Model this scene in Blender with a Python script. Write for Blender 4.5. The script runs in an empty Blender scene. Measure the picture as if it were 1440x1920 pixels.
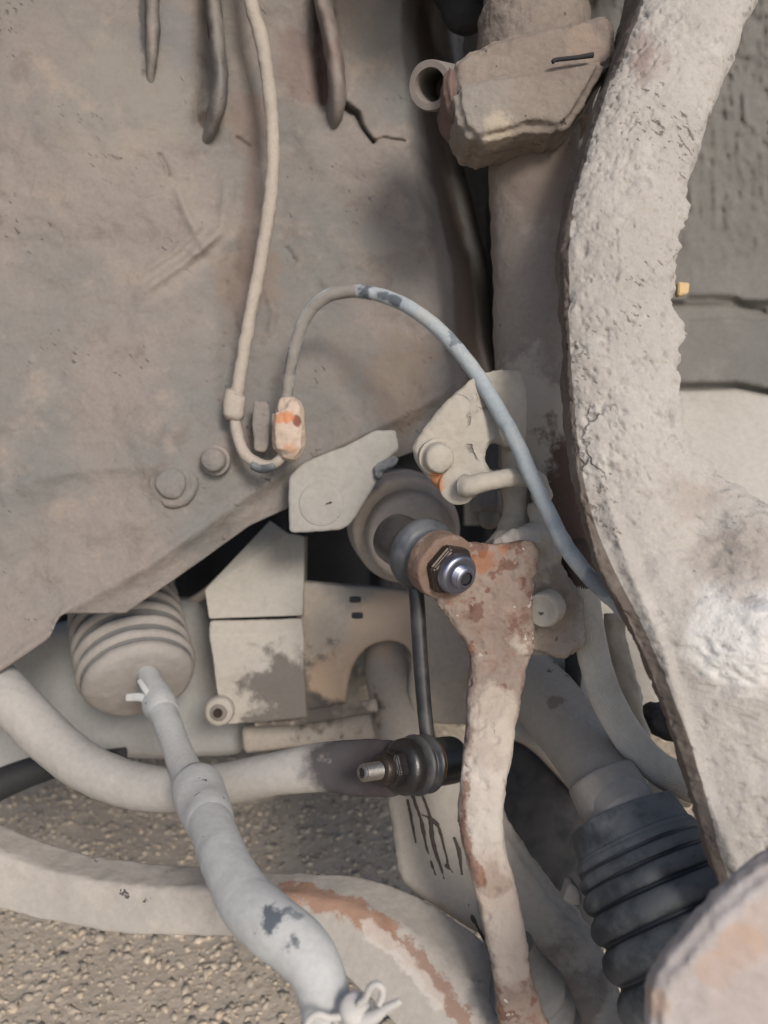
import bpy, bmesh, math, random
import numpy as np
from mathutils import Vector, Matrix

# ------------------------------------------------------------------ camera, light, exposure
SC = bpy.context.scene
COL = SC.collection
H, PITCH, F = 0.75, math.radians(20), 1478.0
CAM = Vector((0, 0, H))
FWD = Vector((0, math.cos(PITCH), -math.sin(PITCH)))
UP = Vector((0, math.sin(PITCH), math.cos(PITCH)))
RIGHT = Vector((1, 0, 0))

cd = bpy.data.cameras.new('camera'); cam = bpy.data.objects.new('camera', cd); COL.objects.link(cam)
cam.location = CAM; cam.rotation_euler = (math.pi/2 - PITCH, 0, 0)
cd.sensor_fit = 'VERTICAL'; cd.sensor_height = 36; cd.sensor_width = 27
cd.lens = 18.0 * F / 960.0
cd.clip_start = 0.01; cd.clip_end = 500
cd.dof.use_dof = True; cd.dof.focus_distance = 0.53; cd.dof.aperture_fstop = 5.6
SC.camera = cam

SUN_AZ, SUN_EL = math.radians(156), math.radians(38)   # azimuth clockwise from +Y
w = bpy.data.worlds.new('World'); SC.world = w; w.use_nodes = True
nt = w.node_tree; bg = nt.nodes['Background']
sky = nt.nodes.new('ShaderNodeTexSky'); sky.sky_type = 'NISHITA'; sky.sun_disc = False
sky.sun_elevation = SUN_EL; sky.sun_rotation = SUN_AZ
sky.dust_density = 2.5; sky.air_density = 1.0; sky.ozone_density = 1.0
nt.links.new(sky.outputs[0], bg.inputs[0]); bg.inputs[1].default_value = 0.14
sl = bpy.data.lights.new('sun', 'SUN'); sun = bpy.data.objects.new('sun', sl); COL.objects.link(sun)
sl.energy = 1.9; sl.angle = math.radians(14); sl.color = (1.0, 0.95, 0.89)
sd = Vector((math.sin(SUN_AZ)*math.cos(SUN_EL), math.cos(SUN_AZ)*math.cos(SUN_EL), math.sin(SUN_EL)))
sun.rotation_euler = sd.to_track_quat('Z', 'Y').to_euler(); sun.location = sd*5
SC.view_settings.view_transform = 'Standard'; SC.view_settings.look = 'None'
SC.view_settings.gamma = 1.0; SC.view_settings.use_curve_mapping = False
SC.view_settings.exposure = 0.36
SC.cycles.use_denoising = True
SC.cycles.max_bounces = 6

# ------------------------------------------------------------------ helpers
random.seed(4); RNG = np.random.default_rng(7)
def V(px, py, d):
    return CAM + FWD*d + RIGHT*(d*(px-720)/F) - UP*(d*(py-960)/F)
def VN(px, py, d):
    px, py, d = np.broadcast_arrays(np.asarray(px, float), np.asarray(py, float), np.asarray(d, float))
    return (np.array(CAM) + d[..., None]*np.array(FWD) + (d*(px-720)/F)[..., None]*np.array(RIGHT)
            - (d*(py-960)/F)[..., None]*np.array(UP))
def M(rpx, d): return rpx*d/F

def _h(ix, iy, iz, s):
    n = (ix*374761393 + iy*668265263 + iz*2147483647 + s*1274126177) & 0xffffffff
    n = ((n ^ (n >> 13))*1274126177) & 0xffffffff
    n = ((n ^ (n >> 16))*2246822519) & 0xffffffff
    return ((n ^ (n >> 15)) & 0xffff)/32767.5 - 1.0
def vnoise(P, s=0):
    P = np.asarray(P, float); i = np.floor(P).astype(np.int64); f = P-i; u = f*f*f*(f*(f*6-15)+10)
    out = 0
    for dx in (0, 1):
        for dy in (0, 1):
            for dz in (0, 1):
                wgt = (u[..., 0] if dx else 1-u[..., 0])*(u[..., 1] if dy else 1-u[..., 1])*(u[..., 2] if dz else 1-u[..., 2])
                out = out + wgt*_h(i[..., 0]+dx, i[..., 1]+dy, i[..., 2]+dz, s)
    return out
def fbm(P, scale, oct=4, s=0, gain=0.5):
    P = np.asarray(P, float)*scale; a = 1.0; t = 0
    for k in range(oct):
        t = t + a*vnoise(P + 17.3*k, s+k); a *= gain; P = P*2.03
    return t

def catmull(pts, res):
    P = np.array(pts, float)
    if len(P) < 3: res_pts = [P[0] + (P[-1]-P[0])*t for t in np.linspace(0, 1, res*2)]; return np.array(res_pts)
    Q = np.vstack([2*P[0]-P[1], P, 2*P[-1]-P[-2]]); out = []
    for i in range(1, len(Q)-2):
        p0, p1, p2, p3 = Q[i-1:i+3]
        for t in np.linspace(0, 1, res, endpoint=False):
            out.append(0.5*((2*p1)+(-p0+p2)*t+(2*p0-5*p1+4*p2-p3)*t*t+(-p0+3*p1-3*p2+p3)*t**3))
    out.append(Q[-2]); return np.array(out)

def mesh_np(name, verts, faces):
    me = bpy.data.meshes.new(name)
    me.from_pydata(np.asarray(verts).reshape(-1, 3).tolist(), [], [list(map(int, f)) for f in faces])
    me.update(); return me
def recalc(me):
    bm = bmesh.new(); bm.from_mesh(me); bmesh.ops.recalc_face_normals(bm, faces=bm.faces[:]); bm.to_mesh(me); bm.free(); me.update()
def smooth(me, on=True):
    me.polygons.foreach_set('use_smooth', [on]*len(me.polygons))
FLOW = np.array(Matrix.Rotation(math.radians(-38), 3, 'Y'))
def disp(me, layers):
    """layers: (amplitude m, scale 1/m, octaves, kind)"""
    n = len(me.vertices); P = np.empty(n*3); me.vertices.foreach_get('co', P); P = P.reshape(-1, 3)
    N = np.empty(n*3); me.vertices.foreach_get('normal', N); N = N.reshape(-1, 3)
    t = np.zeros(n)
    for k, (a, sc, o, kind) in enumerate(layers):
        v = fbm((P @ FLOW)*np.array([0.32, 1, 1]) if kind == 'flow' else P, sc, o, 11*k)
        if kind == 'ridge': v = 1-2*np.abs(v)
        if kind == 'crust': v = np.clip(v*3, -0.6, 0.8)
        if kind == 'pit': v = -np.clip(v-0.35, 0, 1)*3
        t += a*v
    P = P + N*t[:, None]; me.vertices.foreach_set('co', P.ravel()); me.update()

def thing(name, label, cat, base, group=None):
    o = bpy.data.objects.new(name, None); COL.objects.link(o); o.location = base
    o.empty_display_size = 0.02
    o['label'] = label; o['category'] = cat
    if group: o['group'] = group
    return o
def obj(name, me, mat, parent=None, label=None):
    o = bpy.data.objects.new(name, me); COL.objects.link(o)
    if mat is not None and len(me.materials) == 0: me.materials.append(mat)
    if parent is not None:
        o.parent = parent
        root = parent; off = Vector(parent.location)
        while root.parent: root = root.parent; off = Vector(root.location)
        o.matrix_parent_inverse = Matrix.Translation(-off) if parent.parent is None else Matrix.Identity(4)
    if label: o['label'] = label
    return o

def grid_faces(nu, nv, closed_v=True):
    """u rows, v around"""
    i = np.arange(nu-1)[:, None]; j = np.arange(nv if closed_v else nv-1)[None, :]
    a = i*nv+j; b = i*nv+(j+1) % nv
    return np.stack([a, b, b+nv, a+nv], -1).reshape(-1, 4)

def sweep(name, pts, n=28, res=10, e=2.0, cap=True, layers=None, ribs=0, ribamp=0.0, twist=0.0):
    """pts: (px, py, d, half width px [, half depth px]); cross section superellipse in the plane across the path"""
    pp = [tuple(p)+((p[3],) if len(p) == 4 else ()) for p in pts]
    Q = catmull(pp, res)
    C = VN(Q[:, 0], Q[:, 1], Q[:, 2]); A = Q[:, 3]*Q[:, 2]/F; B = Q[:, 4]*Q[:, 2]/F
    T = np.gradient(C, axis=0); T /= np.linalg.norm(T, axis=1)[:, None]
    view = C-np.array(CAM); view /= np.linalg.norm(view, axis=1)[:, None]
    S = np.cross(T, view); S /= np.linalg.norm(S, axis=1)[:, None]
    D = np.cross(S, T)
    th = np.linspace(0, 2*math.pi, n, endpoint=False)
    c, s = np.cos(th), np.sin(th)
    cx = np.sign(c)*np.abs(c)**(2/e); sx = np.sign(s)*np.abs(s)**(2/e)
    if twist: cx, sx = cx*math.cos(twist)-sx*math.sin(twist), cx*math.sin(twist)+sx*math.cos(twist)
    if ribs: k = 1+ribamp*np.cos(ribs*th); cx, sx = cx*k, sx*k
    R = C[:, None, :] + (A[:, None]*cx)[..., None]*S[:, None, :] + (B[:, None]*sx)[..., None]*D[:, None, :]
    faces = [list(f) for f in grid_faces(len(C), n)]
    verts = R.reshape(-1, 3)
    if cap:
        # rounded ends
        m = len(verts); extra = []
        for (row, sgn) in ((0, -1), (len(C)-1, 1)):
            ring0 = verts[row*n:(row+1)*n]; cen = C[row]
            k = min(A[row], B[row])
            r1 = cen + (ring0-cen)*0.72 + T[row]*sgn*k*0.28
            base = m+len(extra); extra += list(r1); extra.append(cen+T[row]*sgn*k*0.36)
            for j in range(n):
                j2 = (j+1) % n
                faces.append([row*n+j, row*n+j2, base+j2, base+j]); faces.append([base+j, base+j2, base+n])
        verts = np.vstack([verts, np.array(extra)])
    me = mesh_np(name, verts, faces); recalc(me); smooth(me)
    if layers: disp(me, layers)
    return me

def lathe(name, A, B, prof, n=48, layers=None, wob=0.0):
    """revolve (t along A->B in units of its length, radius m) around the axis A-B"""
    A, B = Vector(A), Vector(B); ax = (B-A); L = ax.length; ax.normalize()
    u = ax.orthogonal().normalized(); v = ax.cross(u)
    th = np.linspace(0, 2*math.pi, n, endpoint=False); verts = []
    for (t, r) in prof:
        c = np.array(A + ax*(t*L))
        rr = r*(1+wob*np.cos(2*th+t*5)) if wob else r*np.ones(n)
        verts.append(c + (rr*np.cos(th))[:, None]*np.array(u) + (rr*np.sin(th))[:, None]*np.array(v))
    verts = np.vstack(verts); faces = [list(f) for f in grid_faces(len(prof), n)]
    k = len(verts)
    verts = np.vstack([verts, np.array(A + ax*(prof[0][0]*L)), np.array(A + ax*(prof[-1][0]*L))])
    for j in range(n):
        j2 = (j+1) % n
        faces.append([k, j, j2]); b = (len(prof)-1)*n; faces.append([k+1, b+j2, b+j])
    me = mesh_np(name, verts, faces); recalc(me); smooth(me)
    try: me.set_sharp_from_angle(angle=math.radians(50))
    except Exception: pass
    if layers: disp(me, layers)
    return me
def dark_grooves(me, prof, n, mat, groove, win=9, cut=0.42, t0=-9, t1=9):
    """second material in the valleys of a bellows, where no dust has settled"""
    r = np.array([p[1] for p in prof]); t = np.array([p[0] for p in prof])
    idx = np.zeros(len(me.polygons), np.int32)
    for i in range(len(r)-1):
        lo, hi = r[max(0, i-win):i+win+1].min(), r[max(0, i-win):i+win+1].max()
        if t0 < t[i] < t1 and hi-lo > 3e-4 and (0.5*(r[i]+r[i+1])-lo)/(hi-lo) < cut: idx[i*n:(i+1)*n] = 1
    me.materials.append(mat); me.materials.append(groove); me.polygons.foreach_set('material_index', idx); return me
def prof_smooth(prof, k=6):
    return [tuple(p) for p in catmull(prof, k)]

def prism(name, outline, thick, bevel=0.0015, d=None, curve=0, vec=None, seg=2, holes=()):
    """outline: (px,py[,d]) facing the camera, extruded away from it by thick metres"""
    o = [(p[0], p[1], p[2] if len(p) > 2 else d) for p in outline]
    if curve:
        o = [tuple(p) for p in catmull(o+[o[0]], curve)[:-1]]
    front = [V(*p) for p in o]
    vec = Vector(vec) if vec is not None else FWD
    bm = bmesh.new(); fv = [bm.verts.new(p) for p in front]; bv = [bm.verts.new(p+vec*thick) for p in front]
    n = len(fv)
    bm.faces.new(fv); bm.faces.new(list(reversed(bv)))
    for i in range(n):
        bm.faces.new([fv[i], bv[i], bv[(i+1) % n], fv[(i+1) % n]])
    bmesh.ops.recalc_face_normals(bm, faces=bm.faces[:])
    if bevel:
        bmesh.ops.bevel(bm, geom=bm.edges[:]+bm.verts[:], offset=bevel, segments=seg, affect='EDGES', clamp_overlap=True)
    bmesh.ops.triangulate(bm, faces=[f for f in bm.faces if len(f.verts) > 4])
    me = bpy.data.meshes.new(name); bm.to_mesh(me); bm.free()
    return me
def join(name, meshes):
    bm = bmesh.new()
    for m in meshes: bm.from_mesh(m)
    me = bpy.data.meshes.new(name); bm.to_mesh(me); bm.free(); return me
def bake(name, me, voxel, sm=3, layers=None):
    """voxel-remesh shapes into one continuous casting, relax it and roughen it"""
    t = bpy.data.objects.new('tmp', me); COL.objects.link(t)
    r = t.modifiers.new('r', 'REMESH'); r.mode = 'VOXEL'; r.voxel_size = voxel
    if sm:
        s = t.modifiers.new('s', 'SMOOTH'); s.factor = 0.5; s.iterations = sm
    dg = bpy.context.evaluated_depsgraph_get(); dg.update()
    out = bpy.data.meshes.new_from_object(t.evaluated_get(dg)); out.name = name
    bpy.data.objects.remove(t)
    out.materials.clear(); smooth(out)
    if layers: disp(out, layers)
    return out
def hexhead(name, c, axis, r, h, chamfer=True, n=6):
    c = Vector(c); axis = Vector(axis).normalized()
    u = axis.orthogonal().normalized(); v = axis.cross(u)
    bm = bmesh.new(); rings = []
    for (t, k) in ((0, 1), (h*0.8, 1), (h, 0.86)):
        rings.append([bm.verts.new(c+axis*t+u*(r*k*math.cos(2*math.pi*i/n))+v*(r*k*math.sin(2*math.pi*i/n))) for i in range(n)])
    for a, b in zip(rings, rings[1:]):
        for i in range(n): bm.faces.new([a[i], a[(i+1) % n], b[(i+1) % n], b[i]])
    bm.faces.new(rings[0]); bm.faces.new(rings[-1]); bmesh.ops.recalc_face_normals(bm, faces=bm.faces[:])
    bmesh.ops.bevel(bm, geom=bm.edges[:], offset=r*0.06, segments=2, affect='EDGES')
    me = bpy.data.meshes.new(name); bm.to_mesh(me); bm.free(); return me

# ------------------------------------------------------------------ materials
def material(name, base, alt, alt2=None, rough=0.9, chips=0.0, chip_col=(0.03, 0.03, 0.035), chip_scale=90,
             spots=(), bump=0.25, bscale=220, bump2=0.25, bscale2=45, metal=0.0, spec=0.25, stretch=None, big=9, cracks=0.0,
             dust=None, dust_amt=0.0, paths=(), specks=(), grime=0.4):
    m = bpy.data.materials.new(name); m.use_nodes = True; N = m.node_tree.nodes; L = m.node_tree.links
    b = N['Principled BSDF']; b.inputs['Roughness'].default_value = rough; b.inputs['Metallic'].default_value = metal
    b.inputs['Specular IOR Level'].default_value = spec
    geo = N.new('ShaderNodeNewGeometry'); pos = geo.outputs['Position']
    def noise(scale, detail=4, rough_=0.55, vec=pos, dist=0.0):
        n = N.new('ShaderNodeTexNoise'); n.inputs['Scale'].default_value = scale; n.inputs['Detail'].default_value = detail
        n.inputs['Roughness'].default_value = rough_; n.inputs['Distortion'].default_value = dist
        L.new(vec, n.inputs['Vector']); return n.outputs['Fac']
    def ramp(fac, a, c):
        r = N.new('ShaderNodeMapRange'); r.interpolation_type = 'SMOOTHSTEP'; r.inputs[1].default_value = a; r.inputs[2].default_value = c
        L.new(fac, r.inputs[0]); return r.outputs[0]
    def mix(fac, c1, c2):
        x = N.new('ShaderNodeMix'); x.data_type = 'RGBA'
        if isinstance(fac, (int, float)): x.inputs[0].default_value = fac
        else: L.new(fac, x.inputs[0])
        for k, c in ((6, c1), (7, c2)):
            if isinstance(c, tuple): x.inputs[k].default_value = (*c, 1)
            else: L.new(c, x.inputs[k])
        return x.outputs[2]
    def math_(op, a, c):
        x = N.new('ShaderNodeMath'); x.operation = op
        for k, q in ((0, a), (1, c)):
            if isinstance(q, (int, float)): x.inputs[k].default_value = q
            else: L.new(q, x.inputs[k])
        return x.outputs[0]
    col = mix(ramp(noise(big, 5), 0.35, 0.65), base, alt)
    if alt2: col = mix(ramp(noise(big*3.1, 6, 0.6), 0.52, 0.72), col, alt2)
    if grime:
        col = mix(math_('MULTIPLY', ramp(noise(33, 6, 0.68, pos, 0.6), 0.50, 0.78), grime), col, tuple(c*k for c, k in zip(base, (0.60, 0.56, 0.53))))
        col = mix(math_('MULTIPLY', ramp(noise(52, 5, 0.7, pos, 0.4), 0.56, 0.80), grime*0.8), col, tuple(min(0.8, c*k) for c, k in zip(base, (1.28, 1.27, 1.25))))
    for (ssc, sth, scol, sst) in specks:
        col = mix(math_('MULTIPLY', ramp(noise(ssc, 3, 0.6), sth, sth+0.05), sst), col, scol)
    fine = noise(bscale, 3)
    col = mix(math_('MULTIPLY', ramp(fine, 0.3, 0.75), 0.22), col, tuple(c*0.55 for c in base))
    vec = pos
    if stretch:
        mp = N.new('ShaderNodeMapping'); mp.vector_type = 'TEXTURE'; mp.inputs['Rotation'].default_value = stretch[0]; mp.inputs['Scale'].default_value = tuple(1/q for q in stretch[1])
        L.new(pos, mp.inputs['Vector']); vec = mp.outputs[0]
    h = math_('ADD', math_('MULTIPLY', fine, bump), math_('MULTIPLY', noise(bscale2, 5, 0.6), bump2*4))
    if chips > 0:
        cm = ramp(math_('MULTIPLY', noise(chip_scale, 3, 0.6, vec), math_('ADD', noise(18, 3), 0.5)), 0.78-chips*0.25, 0.83-chips*0.25)
        col = mix(math_('MULTIPLY', cm, 0.85), col, chip_col)
        h = math_('SUBTRACT', h, math_('MULTIPLY', cm, 0.5))
    if cracks > 0:
        vo = N.new('ShaderNodeTexVoronoi'); vo.feature = 'DISTANCE_TO_EDGE'; vo.inputs['Scale'].default_value = 26
        wv = N.new('ShaderNodeVectorMath'); wv.operation = 'MULTIPLY_ADD'
        nn = N.new('ShaderNodeTexNoise'); nn.inputs['Scale'].default_value = 30; nn.inputs['Detail'].default_value = 5; L.new(pos, nn.inputs['Vector'])
        L.new(nn.outputs['Color'], wv.inputs[0]); wv.inputs[1].default_value = (0.05,)*3; L.new(pos, wv.inputs[2])
        L.new(wv.outputs[0], vo.inputs['Vector'])
        cr = math_('MULTIPLY', ramp(vo.outputs['Distance'], 0.035, 0.0), ramp(noise(14, 3), 0.62-cracks*0.2, 0.70-cracks*0.2))
        col = mix(math_('MULTIPLY', cr, 0.7), col, tuple(c*0.25 for c in base))
        h = math_('SUBTRACT', h, math_('MULTIPLY', cr, 1.2))
    for sp in spots:                       # (centre, radius m, colour, strength, raggedness)
        c, r, colr, st = sp[:4]; rag = sp[4] if len(sp) > 4 else 0.8; ns = sp[5] if len(sp) > 5 else 0.9/max(r, 0.004)
        dd = N.new('ShaderNodeVectorMath'); dd.operation = 'DISTANCE'; L.new(pos, dd.inputs[0]); dd.inputs[1].default_value = tuple(c)
        q = math_('SUBTRACT', 1.0, math_('DIVIDE', dd.outputs['Value'], r))
        q = math_('ADD', q, math_('MULTIPLY', math_('SUBTRACT', noise(ns, 6, 0.65), 0.5), rag*3))
        col = mix(math_('MULTIPLY', ramp(q, 0.05, 0.45), st), col, colr)
    def vm(op, a, c=None):
        x = N.new('ShaderNodeVectorMath'); x.operation = op
        for k, q in ((0, a), (1, c)):
            if q is None: continue
            if isinstance(q, (tuple, Vector)): x.inputs[k].default_value = tuple(q)
            else: L.new(q, x.inputs[k])
        return x
    for (pts, r, colr, st, rag, ns) in paths:      # a worn, stained or painted-shade line along a run of points
        best = None
        for a, c in zip(pts, pts[1:]):
            a, c = V(*a), V(*c); ab = c-a
            pa = vm('SUBTRACT', pos, a).outputs[0]
            tt = math_('DIVIDE', vm('DOT_PRODUCT', pa, ab).outputs['Value'], ab.length_squared)
            cl = N.new('ShaderNodeClamp'); L.new(tt, cl.inputs[0])
            sc_ = N.new('ShaderNodeVectorMath'); sc_.operation = 'SCALE'; sc_.inputs[0].default_value = tuple(ab); L.new(cl.outputs[0], sc_.inputs['Scale'])
            dd = vm('LENGTH', vm('SUBTRACT', pa, sc_.outputs[0]).outputs[0]).outputs['Value']
            best = dd if best is None else math_('MINIMUM', best, dd)
        q = math_('SUBTRACT', 1.0, math_('DIVIDE', best, r))
        q = math_('ADD', q, math_('MULTIPLY', math_('SUBTRACT', noise(ns, 6, 0.65), 0.5), rag*3))
        col = mix(math_('MULTIPLY', ramp(q, 0.05, 0.5), st), col, colr)
    if dust:
        sx = N.new('ShaderNodeSeparateXYZ'); L.new(geo.outputs['Normal'], sx.inputs[0])
        dm = math_('MULTIPLY', ramp(math_('ADD', noise(40, 5, 0.65), math_('MULTIPLY', sx.outputs['Z'], 0.18)), 0.42, 0.72), dust_amt)
        col = mix(dm, col, dust)
        b_r = N.new('ShaderNodeMapRange'); b_r.inputs[3].default_value = rough; b_r.inputs[4].default_value = 0.92
        L.new(dm, b_r.inputs[0]); L.new(b_r.outputs[0], b.inputs['Roughness'])
    L.new(col, b.inputs['Base Color'])
    bn = N.new('ShaderNodeBump'); bn.inputs['Strength'].default_value = 1.0; bn.inputs['Distance'].default_value = 0.0011
    L.new(h, bn.inputs['Height']); L.new(bn.outputs[0], b.inputs['Normal'])
    return m

RUST = (0.25, 0.085, 0.03); RUSTD = (0.065, 0.040, 0.030); STAIN = (0.06, 0.052, 0.048); WARM = (0.40, 0.30, 0.22)
SCR = ((0.0, 0.6, 0.0), (0.35, 0.35, 1.0))
m_wing = material('wing_dust', (0.215, 0.186, 0.166), (0.160, 0.156, 0.147), (0.25, 0.21, 0.18), chips=0.20, chip_scale=250, big=8,
    bump=0.6, bscale=330, bump2=0.3, bscale2=34, stretch=((0, 0.75, 0), (0.38, 1, 1.3)), chip_col=(0.085, 0.08, 0.073), cracks=0.0, grime=0.7,
    paths=[([(392, -60, .655), (398, 100, .655), (396, 190, .66), (388, 240, .675)], .011, (0.075, 0.056, 0.048), .9, .25, 60), ([(604, -60, .69), (612, 100, .69), (616, 190, .70)], .014, (0.095, 0.06, 0.05), .85, .25, 60),  # rusty bands left of two ribs, with their shadow painted in
           ([(462, -60, .66), (480, 120, .66), (478, 260, .665), (470, 420, .665), (440, 560, .66), (424, 740, .65)], .014, (0.135, 0.10, 0.083), .7, .35, 40), ([(274, -60, .655), (272, 150, .655)], .007, (0.06, 0.056, 0.053), .8, .3, 80),  # brown stain along the pipe; last line paints the first rib's shadow
           ([(860, -100, .75), (872, 300, .77), (872, 700, .78)], .075, (0.085, 0.063, 0.053), .85, .35, 25), ([(330, 345, .65), (400, 440, .65), (300, 530, .65)], .02, (0.25, 0.215, 0.185), .5, .5, 60)],  # first line: rusty brown plus painted shade in the recess beside the strut
    spots=[(V(560, 90, .66), .05, (0.17, 0.115, 0.10), .55), (V(480, 220, .66), .035, (0.18, 0.13, 0.11), .6), (V(465, 520, .66), .04, (0.19, 0.14, 0.11), .55),
           (V(720, 700, .70), .05, (0.20, 0.145, 0.105), .5), (V(760, 120, .72), .06, (0.16, 0.15, 0.14), .5),
           (V(310, 60, .65), .035, (0.15, 0.155, 0.165), .5), (V(230, 200, .64), .075, (0.27, 0.23, 0.19), .35, .6, 16)])
m_flange = material('bracket_dust', (0.33, 0.315, 0.285), (0.30, 0.285, 0.258), chips=0.18, bump=0.15, chip_col=(.05, .05, .05))
m_pipe = material('pipe_dust', (0.36, 0.315, 0.265), (0.32, 0.28, 0.24), bump=0.4, bscale=420)
m_liner = material('liner_dust', (0.15, 0.143, 0.132), (0.13, 0.125, 0.115), (0.165, 0.157, 0.143), bump=0.25, bump2=0.15, chips=0.12, chip_col=(.09, .085, .08))
m_pale = material('pale_dust', (0.40, 0.375, 0.335), (0.37, 0.345, 0.305), bump=0.15, bump2=0.1)
m_strut = material('strut_dust', (0.22, 0.187, 0.16), (0.19, 0.16, 0.14), (0.25, 0.215, 0.185), bump=0.5, bscale=260, chips=0.15, chip_col=(.05, .04, .035),
    spots=[(V(1065, 820, .56), .05, RUSTD, .8, .4), (V(1070, 920, .56), .05, RUSTD, .85, .4), (V(1080, 1030, .56), .05, RUSTD, .8, .4), (V(1020, 330, .56), .05, (0.15, 0.11, 0.09), .5),
           (V(965, 770, .56), .05, (0.30, 0.265, 0.225), .9, .8, 45)])
m_bracket = material('strut_bracket_dust', (0.37, 0.335, 0.285), (0.34, 0.31, 0.262), bump=0.3, chips=0.1, cracks=0.16,
    spots=[(V(822, 905, .538), .010, (0.42, 0.17, 0.06), .85), (V(910, 910, .53), .006, RUSTD, .5)])
m_knuckle = material('knuckle_crust', (0.37, 0.342, 0.308), (0.325, 0.298, 0.267), (0.41, 0.385, 0.35), bump=0.5, bscale=420, bump2=0.5, bscale2=90, chips=0.33, chip_scale=330, stretch=((0, 0.7, 0), (0.5, 1, 1.2)),
    chip_col=(0.13, 0.11, 0.095), cracks=0.14,
    spots=[(V(1260, 485, .45), .006, (.42, .16, .06), .8), (V(1160, 690, .44), .012, (.25, .16, .11), .5), (V(1400, 1245, .42), .006, (.50, .30, .2), .5), (V(1200, 20, .46), .04, (.20, .14, .12), .7),
           (V(1425, 1190, .41), .045, (.58, .56, .53), .75, .35, 18), (V(1425, 1120, .415), .010, (.25, .25, .27), .5), (V(1320, 930, .43), .03, (.27, .225, .19), .5), (V(1380, 1050, .43), .03, (.27, .225, .19), .5)])  # first pale spot paints the bright highlight on the lower casting
m_rusty = material('rusty_plate', (0.20, 0.15, 0.122), (0.235, 0.185, 0.152), (0.15, 0.085, 0.062), bump=0.5, bscale=300, bump2=0.5, bscale2=90, big=22, chips=0.30,
    specks=[(62, .57, (0.12, 0.055, 0.04), .75), (120, .61, (0.21, 0.11, 0.07), .5), (150, .66, (0.48, 0.44, 0.39), .9)], chip_col=(0.40, 0.35, 0.30), chip_scale=150,
    paths=[([(884, 1240, .50), (880, 1330, .498), (872, 1430, .49), (862, 1530, .485), (874, 1590, .485), (900, 1650, .482)], .0055, (.17, .085, .055), .8, .6, 140), ([(985, 1720, .475), (986, 1790, .475)], .004, (.36, .18, .10), .7, .5, 150)],
    spots=[(V(930, 1050, .505), .018, RUST, .6), (V(835, 1090, .50), .016, (0.33, 0.19, 0.10), .7), (V(825, 1125, .5), .008, (0.45, 0.17, 0.06), .8), (V(960, 1150, .5), .02, (0.26, 0.20, 0.16), .6),
           (V(980, 1210, .5), .022, (0.40, 0.35, 0.29), .8), (V(905, 1240, .5), .012, (.36, .31, .26), .7), (V(945, 1262, .49), .008, (.13, .055, .038), .8),
           (V(935, 1340, .49), .03, (0.37, 0.315, 0.26), .85), (V(925, 1420, .49), .03, (0.40, 0.345, 0.29), .8), (V(915, 1500, .49), .03, (0.44, 0.39, 0.34), .85),
           (V(905, 1590, .48), .03, (0.42, 0.38, 0.33), .8), (V(940, 1680, .48), .03, (0.37, 0.31, 0.26), .85), (V(950, 1790, .47), .04, (0.36, 0.31, 0.265), .85),
           (V(925, 1300, .49), .013, (.25, .18, .14), .6), (V(925, 1650, .48), .013, (.22, .16, .125), .6)])
m_eye = material('rusty_eye', (0.19, 0.135, 0.105), (0.16, 0.105, 0.078), (0.25, 0.195, 0.155), bump=0.6, bscale2=120, big=40, spots=[(V(822, 1115, .49), .008, (0.50, 0.20, 0.08), .8)])
m_black = material('black_paint', (0.012, 0.0125, 0.014), (0.016, 0.016, 0.018), rough=0.38, spec=0.5, bump=0.05, bump2=0.05, dust=(0.16, 0.145, 0.13), dust_amt=0.22)
m_rubber = material('link_rubber', (0.03, 0.034, 0.039), (0.036, 0.04, 0.045), rough=0.36, spec=0.6, bump=0.06, bump2=0.06, dust=(0.16, 0.165, 0.17), dust_amt=0.4)
m_boot = material('boot_rubber', (0.04, 0.047, 0.055), (0.048, 0.054, 0.06), rough=0.5, spec=0.5, bump=0.12, bump2=0.1, dust=(0.19, 0.197, 0.197), dust_amt=0.7)
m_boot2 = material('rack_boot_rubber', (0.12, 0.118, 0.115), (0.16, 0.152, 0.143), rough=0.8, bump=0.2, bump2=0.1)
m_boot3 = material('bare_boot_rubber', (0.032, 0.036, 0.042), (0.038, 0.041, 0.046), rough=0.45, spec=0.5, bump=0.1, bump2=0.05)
m_steel = material('zinc_steel', (0.30, 0.31, 0.37), (0.25, 0.265, 0.34), rough=0.36, metal=1.0, bump=0.06, bump2=0.02)
m_nut = material('nut_steel', (0.045, 0.036, 0.03), (0.075, 0.056, 0.044), rough=0.42, metal=0.6, bump=0.15, bump2=0.1)
m_hose = material('hose_rubber', (0.32, 0.355, 0.37), (0.37, 0.385, 0.38), (0.26, 0.30, 0.325), rough=0.75, bump=0.3, bscale=420, bump2=0.15, big=16, chips=0.10, chip_col=(0.42, 0.42, 0.40), chip_scale=260,
    paths=[([(536, 760, .62), (546, 680, .615), (562, 620, .61), (584, 580, .605), (618, 553, .60), (650, 545, .60)], .012, (0.19, 0.165, 0.14), .85, .35, 60), ([(548, 700, .613), (540, 745, .615)], .005, (.06, .07, .085), .8, .6, 150),
           ([(672, 545, .59), (720, 553, .585), (745, 565, .58)], .0055, (.06, .07, .085), .85, .5, 120)],
    spots=[(V(690, 548, .60), .008, (.055, .065, .08), .9), (V(735, 560, .60), .007, (.055, .065, .08), .8), (V(545, 690, .63), .016, (.08, .095, .11), .9), (V(540, 735, .63), .010, (.07, .085, .10), .9),
           (V(575, 600, .63), .018, (.20, .165, .135), .8), (V(590, 575, .63), .006, (.05, .05, .055), .8), (V(640, 545, .62), .012, (.24, .215, .19), .8), (V(850, 640, .56), .008, (.08, .10, .12), .7), (V(800, 600, .57), .01, (.35, .35, .33), .6), (V(1120, 1095, .48), .012, (.16, .175, .19), .8)])
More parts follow.
